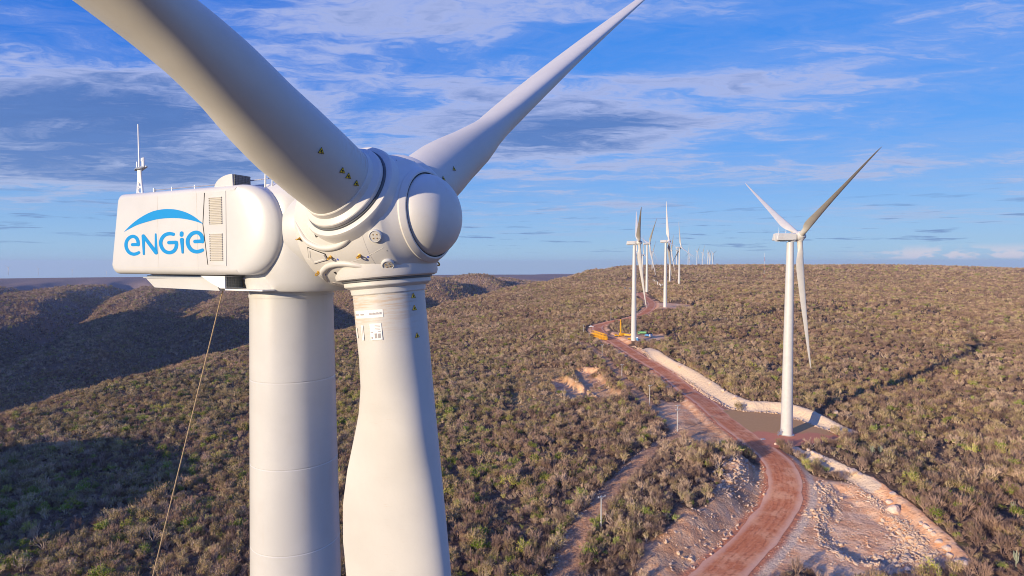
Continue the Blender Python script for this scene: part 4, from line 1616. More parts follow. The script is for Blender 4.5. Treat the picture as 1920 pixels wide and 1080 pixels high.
def dress_mid(root, nac, seed):
    for x, y, h_ in ((-6.3, -1.6, 2.6), (-2.8, -1.2, 2.6)):
        b = MB()
        b.tube([(x - 0.2, y, 91.6), (x, y, 92.4), (x, y, 91.7 + h_)], [0.07, 0.06, 0.04], 6)
        b.box((x, y, 92.6), (0.9, 0.1, 0.1))
        b.build('weather_mast', M_WHITE, nac)
    b = MB()
    b.box((-1.2, POD_Y - 0.02, 90.1), (5.6, 0.03, 2.5))
    b.build('side_panel', M_LOUVRE if seed else M_PANEL, nac)
    for x, z, w_, h_ in ((-6.2, 90.9, .5, .35), (-5.2, 90.9, .5, .35), (-6.2, 89.7, .6, .8), (-5.2, 89.7, .6, .8), (-4.3, 89.7, .35, .9)):
        b = MB()
        b.box((x, POD_Y - 0.02, z), (w_, 0.03, h_))
        b.build('vent_grille', M_LOUVRE, nac)
    b = MB()
    b.box((-3.6, -1.3, 88.35), (4.2, 1.2, 0.28))
    b.build('belly_tray', M_GRILLE, nac)


M_PANEL = mat('panel_grey', (0.62, 0.62, 0.60), 0.5, 0.05, 4.0)
dress_mid(t2[0], t2[2], 0)
b = MB()                                            # steel stair and foundation ring at the tower door
b.lathe([(-0.3, 3.3), (0.12, 3.3), (0.16, 3.2), (0.16, 2.4)], 40)
b.build('foundation_ring', M_CONC, t2[0])
st = MB()
for sy in (-0.55, 0.55):
    st.tube([(-4.9, -1.4 + sy, 0.0), (-3.4, -1.4 + sy, 1.7), (-2.3, -1.4 + sy, 1.7)], 0.07, 6)
    st.tube([(-4.9, -1.4 + sy, 1.0), (-3.4, -1.4 + sy, 2.7), (-2.3, -1.4 + sy, 2.7)], 0.05, 6)
    for q in (0.0, 0.5, 1.0):
        st.tube([(-4.9 + 1.5 * q, -1.4 + sy, 1.7 * q), (-4.9 + 1.5 * q, -1.4 + sy, 1.0 + 1.7 * q)], 0.05, 6)
for q in range(8):
    st.box((-4.8 + 1.5 * q / 8, -1.4, 0.15 + 1.7 * q / 8), (0.28, 1.1, 0.05))
st.box((-2.85, -1.4, 1.70), (1.1, 1.1, 0.06))
st.build('steel_stair', M_STEEL, t2[0])
for fx, fy, fz, fyaw, faz, lab in FAR:
    t = turbine_base(fx, fy, fz, fyaw, faz)
    tag(t[0], lab, "wind turbine", GROUP_T)

# ------------------------------------------------------------------ things on the ground
def rope():
    n0 = Vector((MAIN[0], MAIN[1], MAIN[2]))
    Mr = Matrix.Rotation(R(MAIN[3]), 4, 'Z')
    a = n0 + Mr @ Vector((-2.45, -1.05, 88.0))
    d = Vector(ray_dir(300, 1085)) * 21.5
    k_ = (a.z - (-92.0)) / (a.z - d.z)
    e = a + (d - a) * k_
    pts = []
    for i in range(41):
        t = i / 40
        p = a + (e - a) * t
        p.x += 1.6 * math.sin(math.pi * t) * -0.5
        pts.append(p)
    b = MB()
    b.tube(pts, 0.021, 6)
    o = b.build('rope', M_ROPE)
    tag(o, "thin tan rope hanging from the underside of the logo nacelle", "rope")


rope()


def utility_pole(px, py, top, arms, label, rz=0.5):
    p = atg(px, py)
    d = p[1] * math.cos(PITCH) - p[2] * math.sin(PITCH)
    h = (py - top) / FPX * d * 1.01
    root = empty('utility_pole', p, rz)
    b = MB()
    b.tube([(0, 0, -1.0), (0, 0, h * 0.5), (0, 0, h)], [0.26, 0.22, 0.17], 8)
    b.build('pole_shaft', M_CONC, root)
    for i in range(arms):
        z = h - 0.35 - i * 2.0
        b = MB()
        b.box((0, -0.22, z), (2.9, 0.16, 0.20))
        b.tube([(-0.9, -0.2, z), (0, -0.1, z - 0.8), (0.9, -0.2, z)], 0.05, 5)
        c = b.build('crossarm', M_CONC, root)
        for x in (-1.3, -0.55, 1.3):
            b = MB()
            b.tube([(x, -0.22, z + 0.08), (x, -0.22, z + 0.25), (x, -0.22, z + 0.45)], [0.07, 0.12, 0.06], 8)
            b.build('insulator', M_WHITE, c)
    tag(root, label, 'utility pole', 'utility poles along the dirt road')
    return root


for a in [(1127, 992, 929, 1, "pale T-shaped utility pole standing alone on the dirt track, nearest of all"),
          (1270, 809, 759, 2, "utility pole with two stacked crossarms left of the road junction"),
          (1218, 764, 722, 1, "utility pole beside the quarry's right end, between the double-armed pole and the next uphill"),
          (1166, 711, 683, 1, "utility pole among bushes just up right of the quarry"),
          (1129, 666, 646, 1, "utility pole left of the straight road below the yellow lattice load"),
          (1104.5, 640, 624, 1, "utility pole right beside the left end of the yellow lattice load"),
          (1094, 625, 609, 1, "utility pole behind the yellow lattice load, at the outer road bend"),
          (1085.5, 614, 598, 1, "leftmost utility pole, in the scrub left of the white car"),
          (1145.5, 602, 585, 1, "utility pole on the far edge of the red road behind the crane"),
          (1194.5, 592, 577, 1, "utility pole just right of the crane site turbine's tower, on the inner bend"),
          (1194.5, 555, 545, 1, "small far utility pole right of the crane site tower where the road ends")]:
    utility_pole(*a)

for i, (px, py, h_) in enumerate([(1224.5, 530, 7), (1227, 531.5, 7), (1230, 533, 7), (1233, 535, 7), (1236.5, 539, 7.5), (1239, 540, 7.5), (1241.5, 539, 7)]):
    p = atg(px, py)
    s_ = p[1] / FPX
    b = MB()
    b.tube([(0, 0, -1), (0, 0, h_ * s_)], [0.8, 0.65], 6)
    b.box((0, 0, h_ * s_ * 0.92), (2.2, 0.4, 0.4))
    o = b.build('post', M_WHITE)
    o.location = p
    tag(o, "small pale post in the row left of the straight-up blade tower", 'post', 'row of small posts by the far road')
for px, py, lab in ((1172, 546, "grey equipment frame left of the crane site tower, left one of the pair"), (1181, 546.5, "small equipment frame touching the crane site tower, right one of the pair")):
    p = atg(px, py)
    s_ = p[1] / FPX
    root = empty('equipment_frame', p)
    b = MB()
    for sx in (-1.6, 1.6):
        b.box((sx * s_ * 0.9, 0, 3.6 * s_), (0.7 * s_, 0.6, 7.6 * s_))
    b.build('frame_leg', M_STEEL, root)
    b = MB()
    b.box((0, 0.1, 5.2 * s_), (2.2 * s_, 0.5, 3.4 * s_), bevel=0.05)
    b.build('cabinet', M_GRILLE, root)
    tag(root, lab, 'frame')

# slender measuring mast in the scrub
p = atg(1432.5, 530)
root = empty('measuring_mast', p)
mh = 56 / FPX * p[1]
for i in range(7):
    b = MB()
    z0, z1 = mh * i / 7, mh * (i + 1) / 7
    for a in (0, 2.1, 4.2):
        b.tube([(0.45 * math.cos(a), 0.45 * math.sin(a), z0), (0.45 * math.cos(a), 0.45 * math.sin(a), z1)], 0.10, 4)
    for q in range(6):
        za, zb = z0 + (z1 - z0) * q / 6, z0 + (z1 - z0) * (q + 1) / 6
        b.tube([(0.45, 0, za), (-0.22, 0.39, zb)], 0.05, 4)
        b.tube([(-0.22, 0.39, za), (-0.22, -0.39, zb)], 0.05, 4)
    b.build('mast_section', M_RED if i % 2 else M_WHITE, root)
tag(root, "thin red and white lattice mast standing in the scrub left of the gravel pad turbine", 'mast')


def wheels(root, xs, w, r):
    for x in xs:
        for sy in (-1, 1):
            b = MB()
            b.lathe([(-0.16, r * 0.55), (-0.16, r), (0.16, r), (0.16, r * 0.55)], 18, 'Z', Matrix.Translation((x, sy * w, r)) @ Matrix.Rotation(R(90), 4, 'X'))
            wh = b.build('wheel', M_TYRE, root)
            b = MB()
            b.lathe([(-0.17, r * 0.5), (0.17, r * 0.5)], 12, 'Z', Matrix.Translation((x, sy * w, r)) @ Matrix.Rotation(R(90), 4, 'X'))
            b.build('rim', M_STEEL, wh)


def mobile_crane(p, rz):
    root = empty('mobile_crane', p, rz)
    b = MB()
    b.box((0, 0, 1.25), (11.5, 2.6, 0.7), bevel=0.1)
    b.box((-1.2, 0, 2.6), (4.6, 2.5, 2.0), bevel=0.2)
    b.box((-4.4, 0, 2.5), (1.8, 2.4, 1.7), bevel=0.15)
    b.build('carrier', M_CRANE, root)
    b = MB()
    b.box((4.9, 0, 2.2), (1.9, 2.4, 1.5), bevel=0.2)
    c = b.build('cab', M_CRANE, root)
    b = MB()
    b.box((5.45, 0, 2.55), (0.95, 2.44, 0.6))
    b.build('window', M_GLASS, c)
    wheels(root, (-4.2, -2.6, 1.6, 3.2, 4.8), 1.15, 0.62)
    b = MB()
    b.box((-0.3, 0, 8.6), (1.0, 1.1, 11.6), bevel=0.05)
    b.box((-0.3, 0, 15.9), (0.72, 0.8, 3.2), bevel=0.05)
    bm_ = b.build('boom', M_CRANE, root)
    b = MB()
    b.box((-0.2, 0, 17.8), (1.3, 1.0, 1.1), bevel=0.1)
    b.build('boom_head', M_BLACK, bm_)
    for x in (-4.8, 3.4):
        for sy in (-1, 1):
            b = MB()
            b.box((x, sy * 2.3, 1.0), (0.4, 2.4, 0.3))
            b.box((x, sy * 3.4, 0.5), (0.25, 0.25, 1.0))
            b.build('outrigger', M_CRANE, root)
    return root


T3B = Vector(FAR[0][:3])
c = mobile_crane(atg(1163, 631), R(200))
tag(c, "yellow mobile crane with its boom straight up left of the crane site tower", 'crane')


def truck(name, p, rz, cab_mat, body_mat, load):
    root = empty(name, p, rz)
    b = MB()
    b.box((0, 0, 0.95), (8.6, 2.3, 0.35))
    b.build('chassis', M_GRILLE, root)
    b = MB()
    b.box((3.4, 0, 2.1), (2.0, 2.45, 2.3), bevel=0.2)
    c_ = b.build('cab', cab_mat, root)
    b = MB()
    b.box((3.75, 0, 2.55), (1.4, 2.49, 0.8))
    b.build('window', M_GLASS, c_)
    wheels(root, (-3.1, -1.8, 3.3), 1.1, 0.52)
    b = MB()
    if load == 'tank':
        b.lathe([(-4.2, 0.4), (-4.1, 0.95), (-3.9, 1.1), (1.9, 1.1), (2.1, 0.95), (2.2, 0.4)], 20, 'X', Matrix.Translation((0, 0, 2.2)))
    else:
        b.box((-1.0, 0, 1.25), (6.2, 2.45, 0.3))
        for sy in (-1, 1):
            b.box((-1.0, sy * 1.2, 1.75), (6.2, 0.08, 0.8))
        b.box((-1.5, 0, 2.0), (3.5, 1.6, 1.3), bevel=0.1)
    b.build('body', body_mat, root)
    return root


t = truck('flatbed_truck', atg(1216, 632), R(-60), M_WHITE, M_TBLUE, 'flat')
tag(t, "white and blue truck parked right of the crane site tower", 'truck')
t = truck('service_truck', atg(1178, 631), R(-20), M_CRANE, M_CRANE, 'flat')
tag(t, "yellow service truck parked between the crane and the tower", 'truck')
t = truck('tank_truck', atg(1204, 627.5), R(176), M_GREEN, M_GREEN, 'tank')
tag(t, "long green tank truck behind the crane site tower on the right", 'truck')


def yellow_load():
    """low loader carrying yellow lattice boom sections"""
    p0, p1 = atg(1111.5, 631), atg(1137, 638)
    c_ = (p0 + p1) / 2
    root = empty('lattice_load', c_, math.atan2(p1[1] - p0[1], p1[0] - p0[0]))
    ln = float(np.linalg.norm((p1 - p0)[:2]))
    L2 = ln / 2
    for iy, (y, zz) in enumerate(((-1.5, 1.0), (1.5, 1.0), (0.0, 3.5))):
        b = MB()
        cs = [(y - 1.2, zz), (y + 1.2, zz), (y - 1.2, zz + 2.3), (y + 1.2, zz + 2.3)]
        for (yy, z) in cs:
            b.tube([(-L2, yy, z), (L2 - 3, yy, z)], 0.16, 6)
        n = 9
        for q in range(n):
            xa, xb = -L2 + (ln - 3) * q / n, -L2 + (ln - 3) * (q + 1) / n
            for (a_, b_) in ((0, 2), (1, 3), (0, 1), (2, 3)):
                f, g = cs[a_], cs[b_]
                b.tube([(xa, f[0], f[1]), (xb, g[0], g[1])], 0.12, 5)
                b.tube([(xb, f[0], f[1]), (xb, g[0], g[1])], 0.12, 5)
        b.build('boom_section', M_CRANE, root)
    b = MB()
    b.box((-1.5, 0, 0.75), (ln - 3, 4.6, 0.4))
    b.build('deck', M_CRANE, root)
    b = MB()
    b.box((L2 - 1.3, 0, 2.0), (2.4, 2.6, 2.4), bevel=0.25)
    c1 = b.build('cab', M_CRANE, root)
    b = MB()
    b.box((L2 - 1.0, 0, 2.5), (1.7, 2.64, 0.8))
    b.build('window', M_GLASS, c1)
    wheels(root, (-L2 + 1, -L2 + 2.4, L2 - 1.2), 1.6, 0.5)
    tag(root, "low loader stacked with yellow lattice boom sections beside the road bend", 'truck')


yellow_load()


def small_things():
    p = atg(1195, 639)
    b = MB()
    b.lathe([(0, 1.0), (0.1, 1.05), (1.5, 1.05), (1.55, 1.1), (1.7, 1.1), (1.75, 1.05), (2.7, 1.0)], 20)
    o = b.build('water_barrel', M_TBLUE)
    o.location = p
    b = MB()
    b.lathe([(2.7, 1.02), (2.85, 1.0), (3.5, 0.75), (3.55, 0.1)], 20)
    b.build('lid', M_WHITE, o)
    tag(o, "blue barrel with white top at the foot of the crane site tower", 'barrel')
    p = atg(1180, 637)
    root = empty('fuel_tank', p, 0.2)
    b = MB()
    b.lathe([(-1.4, 0.3), (-1.35, 0.8), (1.35, 0.8), (1.4, 0.3)], 16, 'X', Matrix.Translation((0, 0, 1.0)))
    b.build('tank', M_CRANE, root)
    b = MB()
    for x in (-0.9, 0.9):
        b.box((x, 0, 0.2), (0.2, 1.3, 0.5))
    b.build('skid', M_GRILLE, root)
    tag(root, "short yellow tank lying left of the crane site tower's foot", 'tank')
    p = atg(1108.5, 613.5)
    root = empty('pickup_car', p, 0.15)
    b = MB()
    b.prism([(-2.5, 0.5), (2.4, 0.5), (2.5, 1.05), (1.3, 1.2), (0.7, 1.85), (-0.9, 1.85), (-1.1, 1.25), (-2.5, 1.2)], (0, 0.95, 0), (1, 0, 0), (0, 0, 1), 1.9)
    b.build('body', M_WHITE, root)
    b = MB()
    b.box((-0.1, 0, 1.52), (1.5, 1.93, 0.42))
    b.build('window', M_GLASS, root)
    wheels(root, (-1.55, 1.55), 0.85, 0.38)
    tag(root, "white pickup parked at the outer edge of the red road bend", 'car')
    p = atg(1407, 853)
    root = empty('road_sign', p, R(-35))
    b = MB()
    b.box((0, 0, 1.55), (1.9, 0.06, 1.1), bevel=0.01)
    b.build('sign_board', M_STEEL, root)
    for x in (-0.7, 0.7):
        b = MB()
        b.tube([(x, 0.06, -0.3), (x, 0.06, 2.0)], 0.05, 6)
        b.build('sign_post', M_STEEL, root)
    tag(root, "small grey board on two posts in the shade beside the road bend", 'sign')
    p = atg(1430.5, 824)
    b = MB()
    b.box((0, 0, 0.12), (2.1, 1.3, 0.3), bevel=0.06)
    o = b.build('concrete_slab', M_CONC)
    o.location = p
    o.rotation_euler = (0, 0, 0.3)
    tag(o, "flat grey concrete slab lying left of the gravel pad turbine's stair", 'slab')


small_things()


def rock_mat(name, c0, c1):
    m = bpy.data.materials.new(name)
    m.use_nodes = True
    k = NT(m.node_tree)
    b = k.n['Principled BSDF']
    b.inputs['Roughness'].default_value = 0.9
    oi = k.node('ShaderNodeObjectInfo')
    tc = k.node('ShaderNodeTexCoord')
    n = k.noise(tc.outputs['Object'], 2.2, 6.0, 0.65)
    c = k.mix(k.step(n, 0.35, 0.65), c0, c1)
    c = k.mix(k.math('MULTIPLY', oi.outputs['Random'], 0.5), c, tuple(v * 0.62 for v in c1))
    k.put(b.inputs['Base Color'], c)
    bp = k.node('ShaderNodeBump', {'Strength': 0.6, 'Distance': 0.1, 'Height': k.noise(tc.outputs['Object'], 6.0, 6.0, 0.7)})
    k.l.new(bp.outputs[0], b.inputs['Normal'])
    return m


M_ROCK = rock_mat('pale_rock', (0.62, 0.44, 0.33), (0.76, 0.60, 0.47))
M_RUBBLE = rock_mat('rubble_rock', (0.54, 0.35, 0.22), (0.76, 0.57, 0.40))


def rock_mesh(seed, name='boulder', m=None, sub=2):
    rnd = random.Random(seed)
    bm = bmesh.new()
    bmesh.ops.create_icosphere(bm, subdivisions=sub, radius=1.0)
    planes = []
    for _ in range(11):
        d = Vector((rnd.gauss(0, 1), rnd.gauss(0, 1), rnd.gauss(0, 1))).normalized()
        planes.append((d, rnd.uniform(0.55, 0.85)))
    for v in bm.verts:
        p = v.co.copy()
        for d, o in planes:
            e = p.dot(d) - o
            if e > 0:
                p -= d * e * 0.92
        p *= 1 + rnd.uniform(-0.05, 0.05)
        v.co = Vector((p.x * 1.15, p.y * 0.9, p.z * 0.75))
    me = bpy.data.meshes.new(name)
    bm.to_mesh(me)
    bm.free()
    me.materials.append(m or M_ROCK)
    return me


BOULDERS = [
    (1455, 834, 7, "round pale boulder at the road edge in front of the gravel pad turbine"),
    (1589, 884, 11, "pale boulder on the beige bank, left end of the group of three"),
    (1600, 887, 15, "pale flat boulder in the middle of the group of three on the beige bank"),
    (1613, 892, 11, "pale boulder on the beige bank, right end of the group of three"),
    (1674, 928, 12, "rounded pale boulder at the scrub edge above the split boulder"),
    (1667, 943, 12, "pinkish upright boulder just above the split boulder at the pit's upper edge"),
    (1675, 960, 23, "large split pale boulder on the pit's upper right edge"),
    (1760, 1018, 13, "pink boulder in the line at the pit's right edge, next to dry bushes"),
    (1775, 1031, 14, "flat pink boulder lower in the line at the pit's right edge"),
    (1781, 1043, 14, "pink boulder just above the big lone corner boulder's left"),
    (1805, 1060, 20, "big lone pinkish boulder at the lower right end of the boulder line"),
    (1702, 1070, 13, "reddish boulder at the bottom of the rubble below the pit"),
    (1541, 762, 7, "small pale boulder on top of the cut bank right of the gravel pad turbine"),
    (1567, 774, 10, "pink boulder on the cut bank beside the tower's shadow"),
    (1275, 688, 9, "pale boulder at the scrub edge above the upper end of the beige cut"),
    (1331, 720, 7, "small pale boulder above the middle of the beige cut"),
    (1356, 734, 10, "pale boulder at the top edge of the beige cut"),
    (1378, 746, 10, "pale boulder above the beige cut left of the gravel pad turbine"),
    (1199, 712, 10, "pinkish boulder left of the road near the pole uphill from the quarry"),
    (1221, 780, 8, "small pink boulder on the dirt bank below the pole by the quarry"),
]
ROW = [(1508, 840, 8), (1516, 845, 7), (1524, 850, 9), (1532, 853, 7), (1541, 858, 8), (1548, 863, 8), (1555, 868, 7)]
LINE = [(1727, 983, 9), (1736, 989, 12), (1744, 996, 9), (1750, 1002, 10)]
rmesh = [rock_mesh(100 + i, sub=3) for i in range(6)]
rnd = random.Random(8)
for i, (px, py, sz, *lab) in enumerate(BOULDERS + ROW + LINE):
    p = atg(px, py)
    o = link('boulder', rmesh[i % 6])
    s_ = sz * 0.5 / FPX * (p[1] + 20)
    o.location = (p[0], p[1], p[2] + 0.35 * s_)
    o.scale = (s_, s_, s_)
    o.rotation_euler = (rnd.uniform(-.3, .3), rnd.uniform(-.3, .3), rnd.uniform(0, 6.3))
    if lab:
        tag(o, lab[0], 'boulder', 'boulders by the road and pit')
    elif i < len(BOULDERS) + len(ROW):
        tag(o, "small pale stone in the row along the near beige bank behind the road bend", 'boulder', 'row of stones on the near beige bank')
    else:
        tag(o, "small pale stone in the line along the pit's right edge", 'boulder', "line of stones on the pit's right edge")

# ------------------------------------------------------------------ dry scrub
def bush_mat(name, c0, c1, trans=0.0):
    m = bpy.data.materials.new(name)
    m.use_nodes = True
    k = NT(m.node_tree)
    b = k.n['Principled BSDF']
    b.inputs['Roughness'].default_value = 0.85
    b.inputs['Specular IOR Level'].default_value = 0.15
    oi = k.node('ShaderNodeObjectInfo')
    geo = k.node('ShaderNodeNewGeometry')
    n = k.noise(geo.outputs['Position'], 0.9, 3.0, 0.6)
    big = k.noise(geo.outputs['Position'], 0.015, 3.0, 0.5)
    f = k.math('ADD', k.math('MULTIPLY', oi.outputs['Random'], 1.0), k.math('MULTIPLY', k.math('SUBTRACT', n, 0.5), 0.8))
    c = k.mix(k.math('MULTIPLY', f, 1.0, clamp=True), tuple(v * 0.8 for v in c0), tuple(v * 1.12 for v in c1))
    c = k.mix(k.math('MULTIPLY', k.step(big, 0.35, 0.65), 0.35), c, tuple(v * s_ for v, s_ in zip(c1, (0.95, 0.80, 0.72))))
    k.put(b.inputs['Base Color'], c)
    return m


MB_BARE = bush_mat('bare_twigs', (0.34, 0.235, 0.16), (0.62, 0.455, 0.32))
MB_DARK = bush_mat('dark_twigs', (0.18, 0.122, 0.098), (0.40, 0.28, 0.215))
MB_STEM = bush_mat('grey_stems', (0.44, 0.33, 0.225), (0.74, 0.59, 0.43))
MB_OLIVE = bush_mat('olive_leaves', (0.24, 0.20, 0.07), (0.41, 0.34, 0.13))
MB_GREEN = bush_mat('green_leaves', (0.15, 0.23, 0.02), (0.27, 0.37, 0.04))
MB_BRIGHT = bush_mat('bright_leaves', (0.34, 0.38, 0.04), (0.52, 0.52, 0.09))


class Bush:
    def __init__(self, seed, kind):
        self.r = random.Random(seed)
        self.kind = kind
        self.sv, self.sf, self.tv, self.tf, self.lv, self.lf = [], [], [], [], [], []
        self.grow()

    def seg(self, a, b, r0, r1):
        t = (b - a).normalized()
        u = t.orthogonal().normalized()
        w = t.cross(u)
        o = len(self.sv)
        for p, r in ((a, r0), (b, r1)):
            for j in range(3):
                an = 2.094 * j
                self.sv.append(p + (u * math.cos(an) + w * math.sin(an)) * r)
        for j in range(3):
            k = (j + 1) % 3
            self.sf.append((o + j, o + k, o + 3 + k, o + 3 + j))

    def twig(self, a, d, ln, w):
        s = d.cross(Vector((self.r.gauss(0, 1), self.r.gauss(0, 1), self.r.gauss(0, 1)))).normalized() * w
        o = len(self.tv)
        self.tv += [a - s, a + s, a + d * ln]
        self.tf.append((o, o + 1, o + 2))

    def leaf(self, c, sz):
        n = Vector((self.r.gauss(0, 1), self.r.gauss(0, 1), self.r.gauss(0, 1) + 0.6)).normalized()
        u = n.orthogonal().normalized()
        w = n.cross(u)
        an = self.r.uniform(0, 6.28)
        u, w = u * math.cos(an) + w * math.sin(an), w * math.cos(an) - u * math.sin(an)
        o = len(self.lv)
        self.lv += [c - u * sz, c - w * sz * 0.55, c + u * sz, c + w * sz * 0.55]
        self.lf.append((o, o + 1, o + 2, o + 3))

    def branch(self, a, d, ln, r, lev):
        R_ = self.r
        b = a + d * ln
        self.seg(a, b, r, r * 0.62)
        if lev == 0:
            nt = 5 if self.kind in ('bare', 'dark') else 2
            for _ in range(nt):
                e = (d + Vector((R_.gauss(0, .42), R_.gauss(0, .42), R_.gauss(0.35, .35)))).normalized()
                self.twig(a.lerp(b, R_.uniform(0.2, 1)), e, R_.uniform(0.14, 0.32), R_.uniform(0.008, 0.016))
            nl = {'bare': 0, 'dark': 0, 'olive': 8, 'green': 15, 'bright': 15}[self.kind]
            for _ in range(nl):
                q = a.lerp(b, R_.uniform(0.3, 1.1)) + Vector((R_.gauss(0, .07), R_.gauss(0, .07), R_.gauss(0, .06)))
                self.leaf(q, R_.uniform(0.022, 0.05))
            return
        for _ in range(3 if lev > 1 else R_.choice((2, 3))):
            e = (d + Vector((R_.gauss(0, .46), R_.gauss(0, .46), R_.gauss(0.16, .28)))).normalized()
            self.branch(a.lerp(b, R_.uniform(0.6, 1.0)), e, ln * R_.uniform(0.55, 0.85), r * 0.58, lev - 1)

    def grow(self):
        R_ = self.r
        n = R_.choice((5, 6, 7, 8))
        for i in range(n):
            a = 6.283 * i / n + R_.uniform(-.4, .4)
            sp = R_.uniform(0.12, 0.85)
            d = Vector((math.cos(a) * sp, math.sin(a) * sp, 1.0)).normalized()
            self.branch(Vector((math.cos(a) * .05, math.sin(a) * .05, -0.05)), d, R_.uniform(0.34, 0.50), 0.024, 2)

    def meshes(self):
        leafm = {'bare': MB_BARE, 'dark': MB_DARK, 'olive': MB_OLIVE, 'green': MB_GREEN, 'bright': MB_BRIGHT}[self.kind]
        twm = {'dark': MB_DARK}.get(self.kind, MB_BARE)
        st = bpy.data.meshes.new('stems')
        st.from_pydata([tuple(v) for v in self.sv], [], self.sf)
        st.materials.append(MB_STEM if self.kind != 'dark' else MB_DARK)
        v = self.tv + self.lv
        f = self.tf + [tuple(i + len(self.tv) for i in q) for q in self.lf]
        cr = bpy.data.meshes.new('crown')
        cr.from_pydata([tuple(q) for q in v], [], f)
        cr.materials.append(twm)
        cr.materials.append(leafm)
        cr.polygons.foreach_set('material_index', [0] * len(self.tf) + [1] * len(self.lf))
        return st, cr

    def joined(self):
        v = self.sv + self.tv + self.lv
        o1, o2 = len(self.sv), len(self.sv) + len(self.tv)
        f = self.sf + [tuple(i + o1 for i in q) for q in self.tf] + [tuple(i + o2 for i in q) for q in self.lf]
        me = bpy.data.meshes.new('scrub_form')
        me.from_pydata([tuple(q) for q in v], [], f)
        st, cr = self.meshes()
        me.materials.append(st.materials[0])
        me.materials.append(cr.materials[0])
        me.materials.append(cr.materials[1])
        me.polygons.foreach_set('material_index', [0] * len(self.sf) + [1] * len(self.tf) + [2] * len(self.lf))
        bpy.data.meshes.remove(st)
        bpy.data.meshes.remove(cr)
        return me


KINDS = ['bare'] * 5 + ['dark'] * 4 + ['olive'] * 4 + ['green'] * 3 + ['bright'] * 1
FORMS = [Bush(500 + i, k_) for i, k_ in enumerate(KINDS)]


def form_collection(name, meshes):
    c = bpy.data.collections.new(name)
    for i, me in enumerate(meshes):
        o = bpy.data.objects.new("%s_%03d" % (name, i), me)
        c.objects.link(o)
    return c


def scatter(name, pts, rot, scl, idx, coll, label):
    me = bpy.data.meshes.new(name)
    n = len(pts)
    me.vertices.add(n)
    me.vertices.foreach_set('co', np.asarray(pts, np.float32).ravel())
    for nm, tp, key, val in (('rot', 'FLOAT_VECTOR', 'vector', np.asarray(rot, np.float32).ravel()), ('scl', 'FLOAT_VECTOR', 'vector', np.asarray(scl, np.float32).ravel()),
                             ('pick', 'INT', 'value', np.asarray(idx, np.int32))):
        a = me.attributes.new(nm, tp, 'POINT')
        a.data.foreach_set(key, val)
    o = link(name, me)
    g = bpy.data.node_groups.new(name, 'GeometryNodeTree')
    g.interface.new_socket(name='Geometry', in_out='INPUT', socket_type='NodeSocketGeometry')
    g.interface.new_socket(name='Geometry', in_out='OUTPUT', socket_type='NodeSocketGeometry')
    k = NT(g)
    gi, go = k.node('NodeGroupInput'), k.node('NodeGroupOutput')
    ci = k.node('GeometryNodeCollectionInfo')
    ci.inputs['Collection'].default_value = coll
    ci.inputs['Separate Children'].default_value = True
    ci.inputs['Reset Children'].default_value = True

    def attr(nm, tp):
        nd = k.node('GeometryNodeInputNamedAttribute', data_type=tp)
        nd.inputs['Name'].default_value = nm
        return nd.outputs['Attribute']
    iop = k.node('GeometryNodeInstanceOnPoints')
    k.l.new(gi.outputs[0], iop.inputs['Points'])
    k.l.new(ci.outputs[0], iop.inputs['Instance'])
    iop.inputs['Pick Instance'].default_value = True
    k.l.new(attr('pick', 'INT'), iop.inputs['Instance Index'])
    er = k.node('FunctionNodeEulerToRotation')
    k.l.new(attr('rot', 'FLOAT_VECTOR'), er.inputs[0])
    k.l.new(er.outputs[0], iop.inputs['Rotation'])
    k.l.new(attr('scl', 'FLOAT_VECTOR'), iop.inputs['Scale'])
    k.l.new(iop.outputs[0], go.inputs[0])
    md = o.modifiers.new('scatter', 'NODES')
    md.node_group = g
    o['kind'] = 'stuff'
    o['label'] = label
    return o


RNG = np.random.default_rng(12)


def sector(n, r0, r1, a0=-46.0, a1=46.0):
    r = np.sqrt(RNG.uniform(r0 * r0, r1 * r1, n))
    a = np.radians(RNG.uniform(a0, a1, n))
    return r * np.sin(a), r * np.cos(a), r


def keep_scrub(x, y):
    z, red, pink, beige, brown, grass, pad = ground(x, y, True)
    bare = np.maximum.reduce([red, pink * 1.0, beige, brown, pad])
    d, _, _, _ = near_line(x, y, ROAD, 30)
    ok = (bare < 0.35) & (d > ROAD_W + 2.2 + 6.0 * sst(np.hypot(x, y), 380, 650))
    ok &= (grass < 0.4) | (RNG.random(len(x)) < 0.30)
    for t_ in [T2] + FAR[:8]:
        ok &= np.hypot(x - t_[0], y - t_[1]) > 9
    return ok, z


def kinds_for(x, y):
    """which form grows where: greener close by on the left flank, greyer and darker on the right and far away"""
    n = len(x)
    r = np.hypot(x, y)
    g = fbm(x, y, 70, 3, 201) + 0.25 * RNG.standard_normal(n)
    leftish = sst(-x / np.maximum(y, 1), -0.25, 0.3) * (1 - sst(r, 350, 900))
    u = RNG.random(n)
    p_green = 0.05 + 0.22 * leftish * (g > 0.0) + 0.06 * (g > 0.3)
    p_olive = 0.20 + 0.28 * leftish
    p_dark = 0.26 - 0.08 * leftish + 0.20 * sst(x / np.maximum(y, 1), 0.25, 0.6)
    p_dark = p_dark + 0.40 * (fbm(x, y, 38, 2, 221) > 0.10)
    p_olive = p_olive + 0.30 * (fbm(x, y, 48, 2, 231) > 0.14)
    out = np.zeros(n, int)
    out[:] = RNG.integers(0, 5, n)
    m = u < p_green + p_olive + p_dark
    out[m] = 5 + RNG.integers(0, 4, m.sum())
    m = u < p_green + p_olive
    out[m] = 9 + RNG.integers(0, 4, m.sum())
    m = u < p_green
    out[m] = 13 + RNG.integers(0, 3, m.sum())
    m = u < p_green * 0.12
    out[m] = 16
    return out


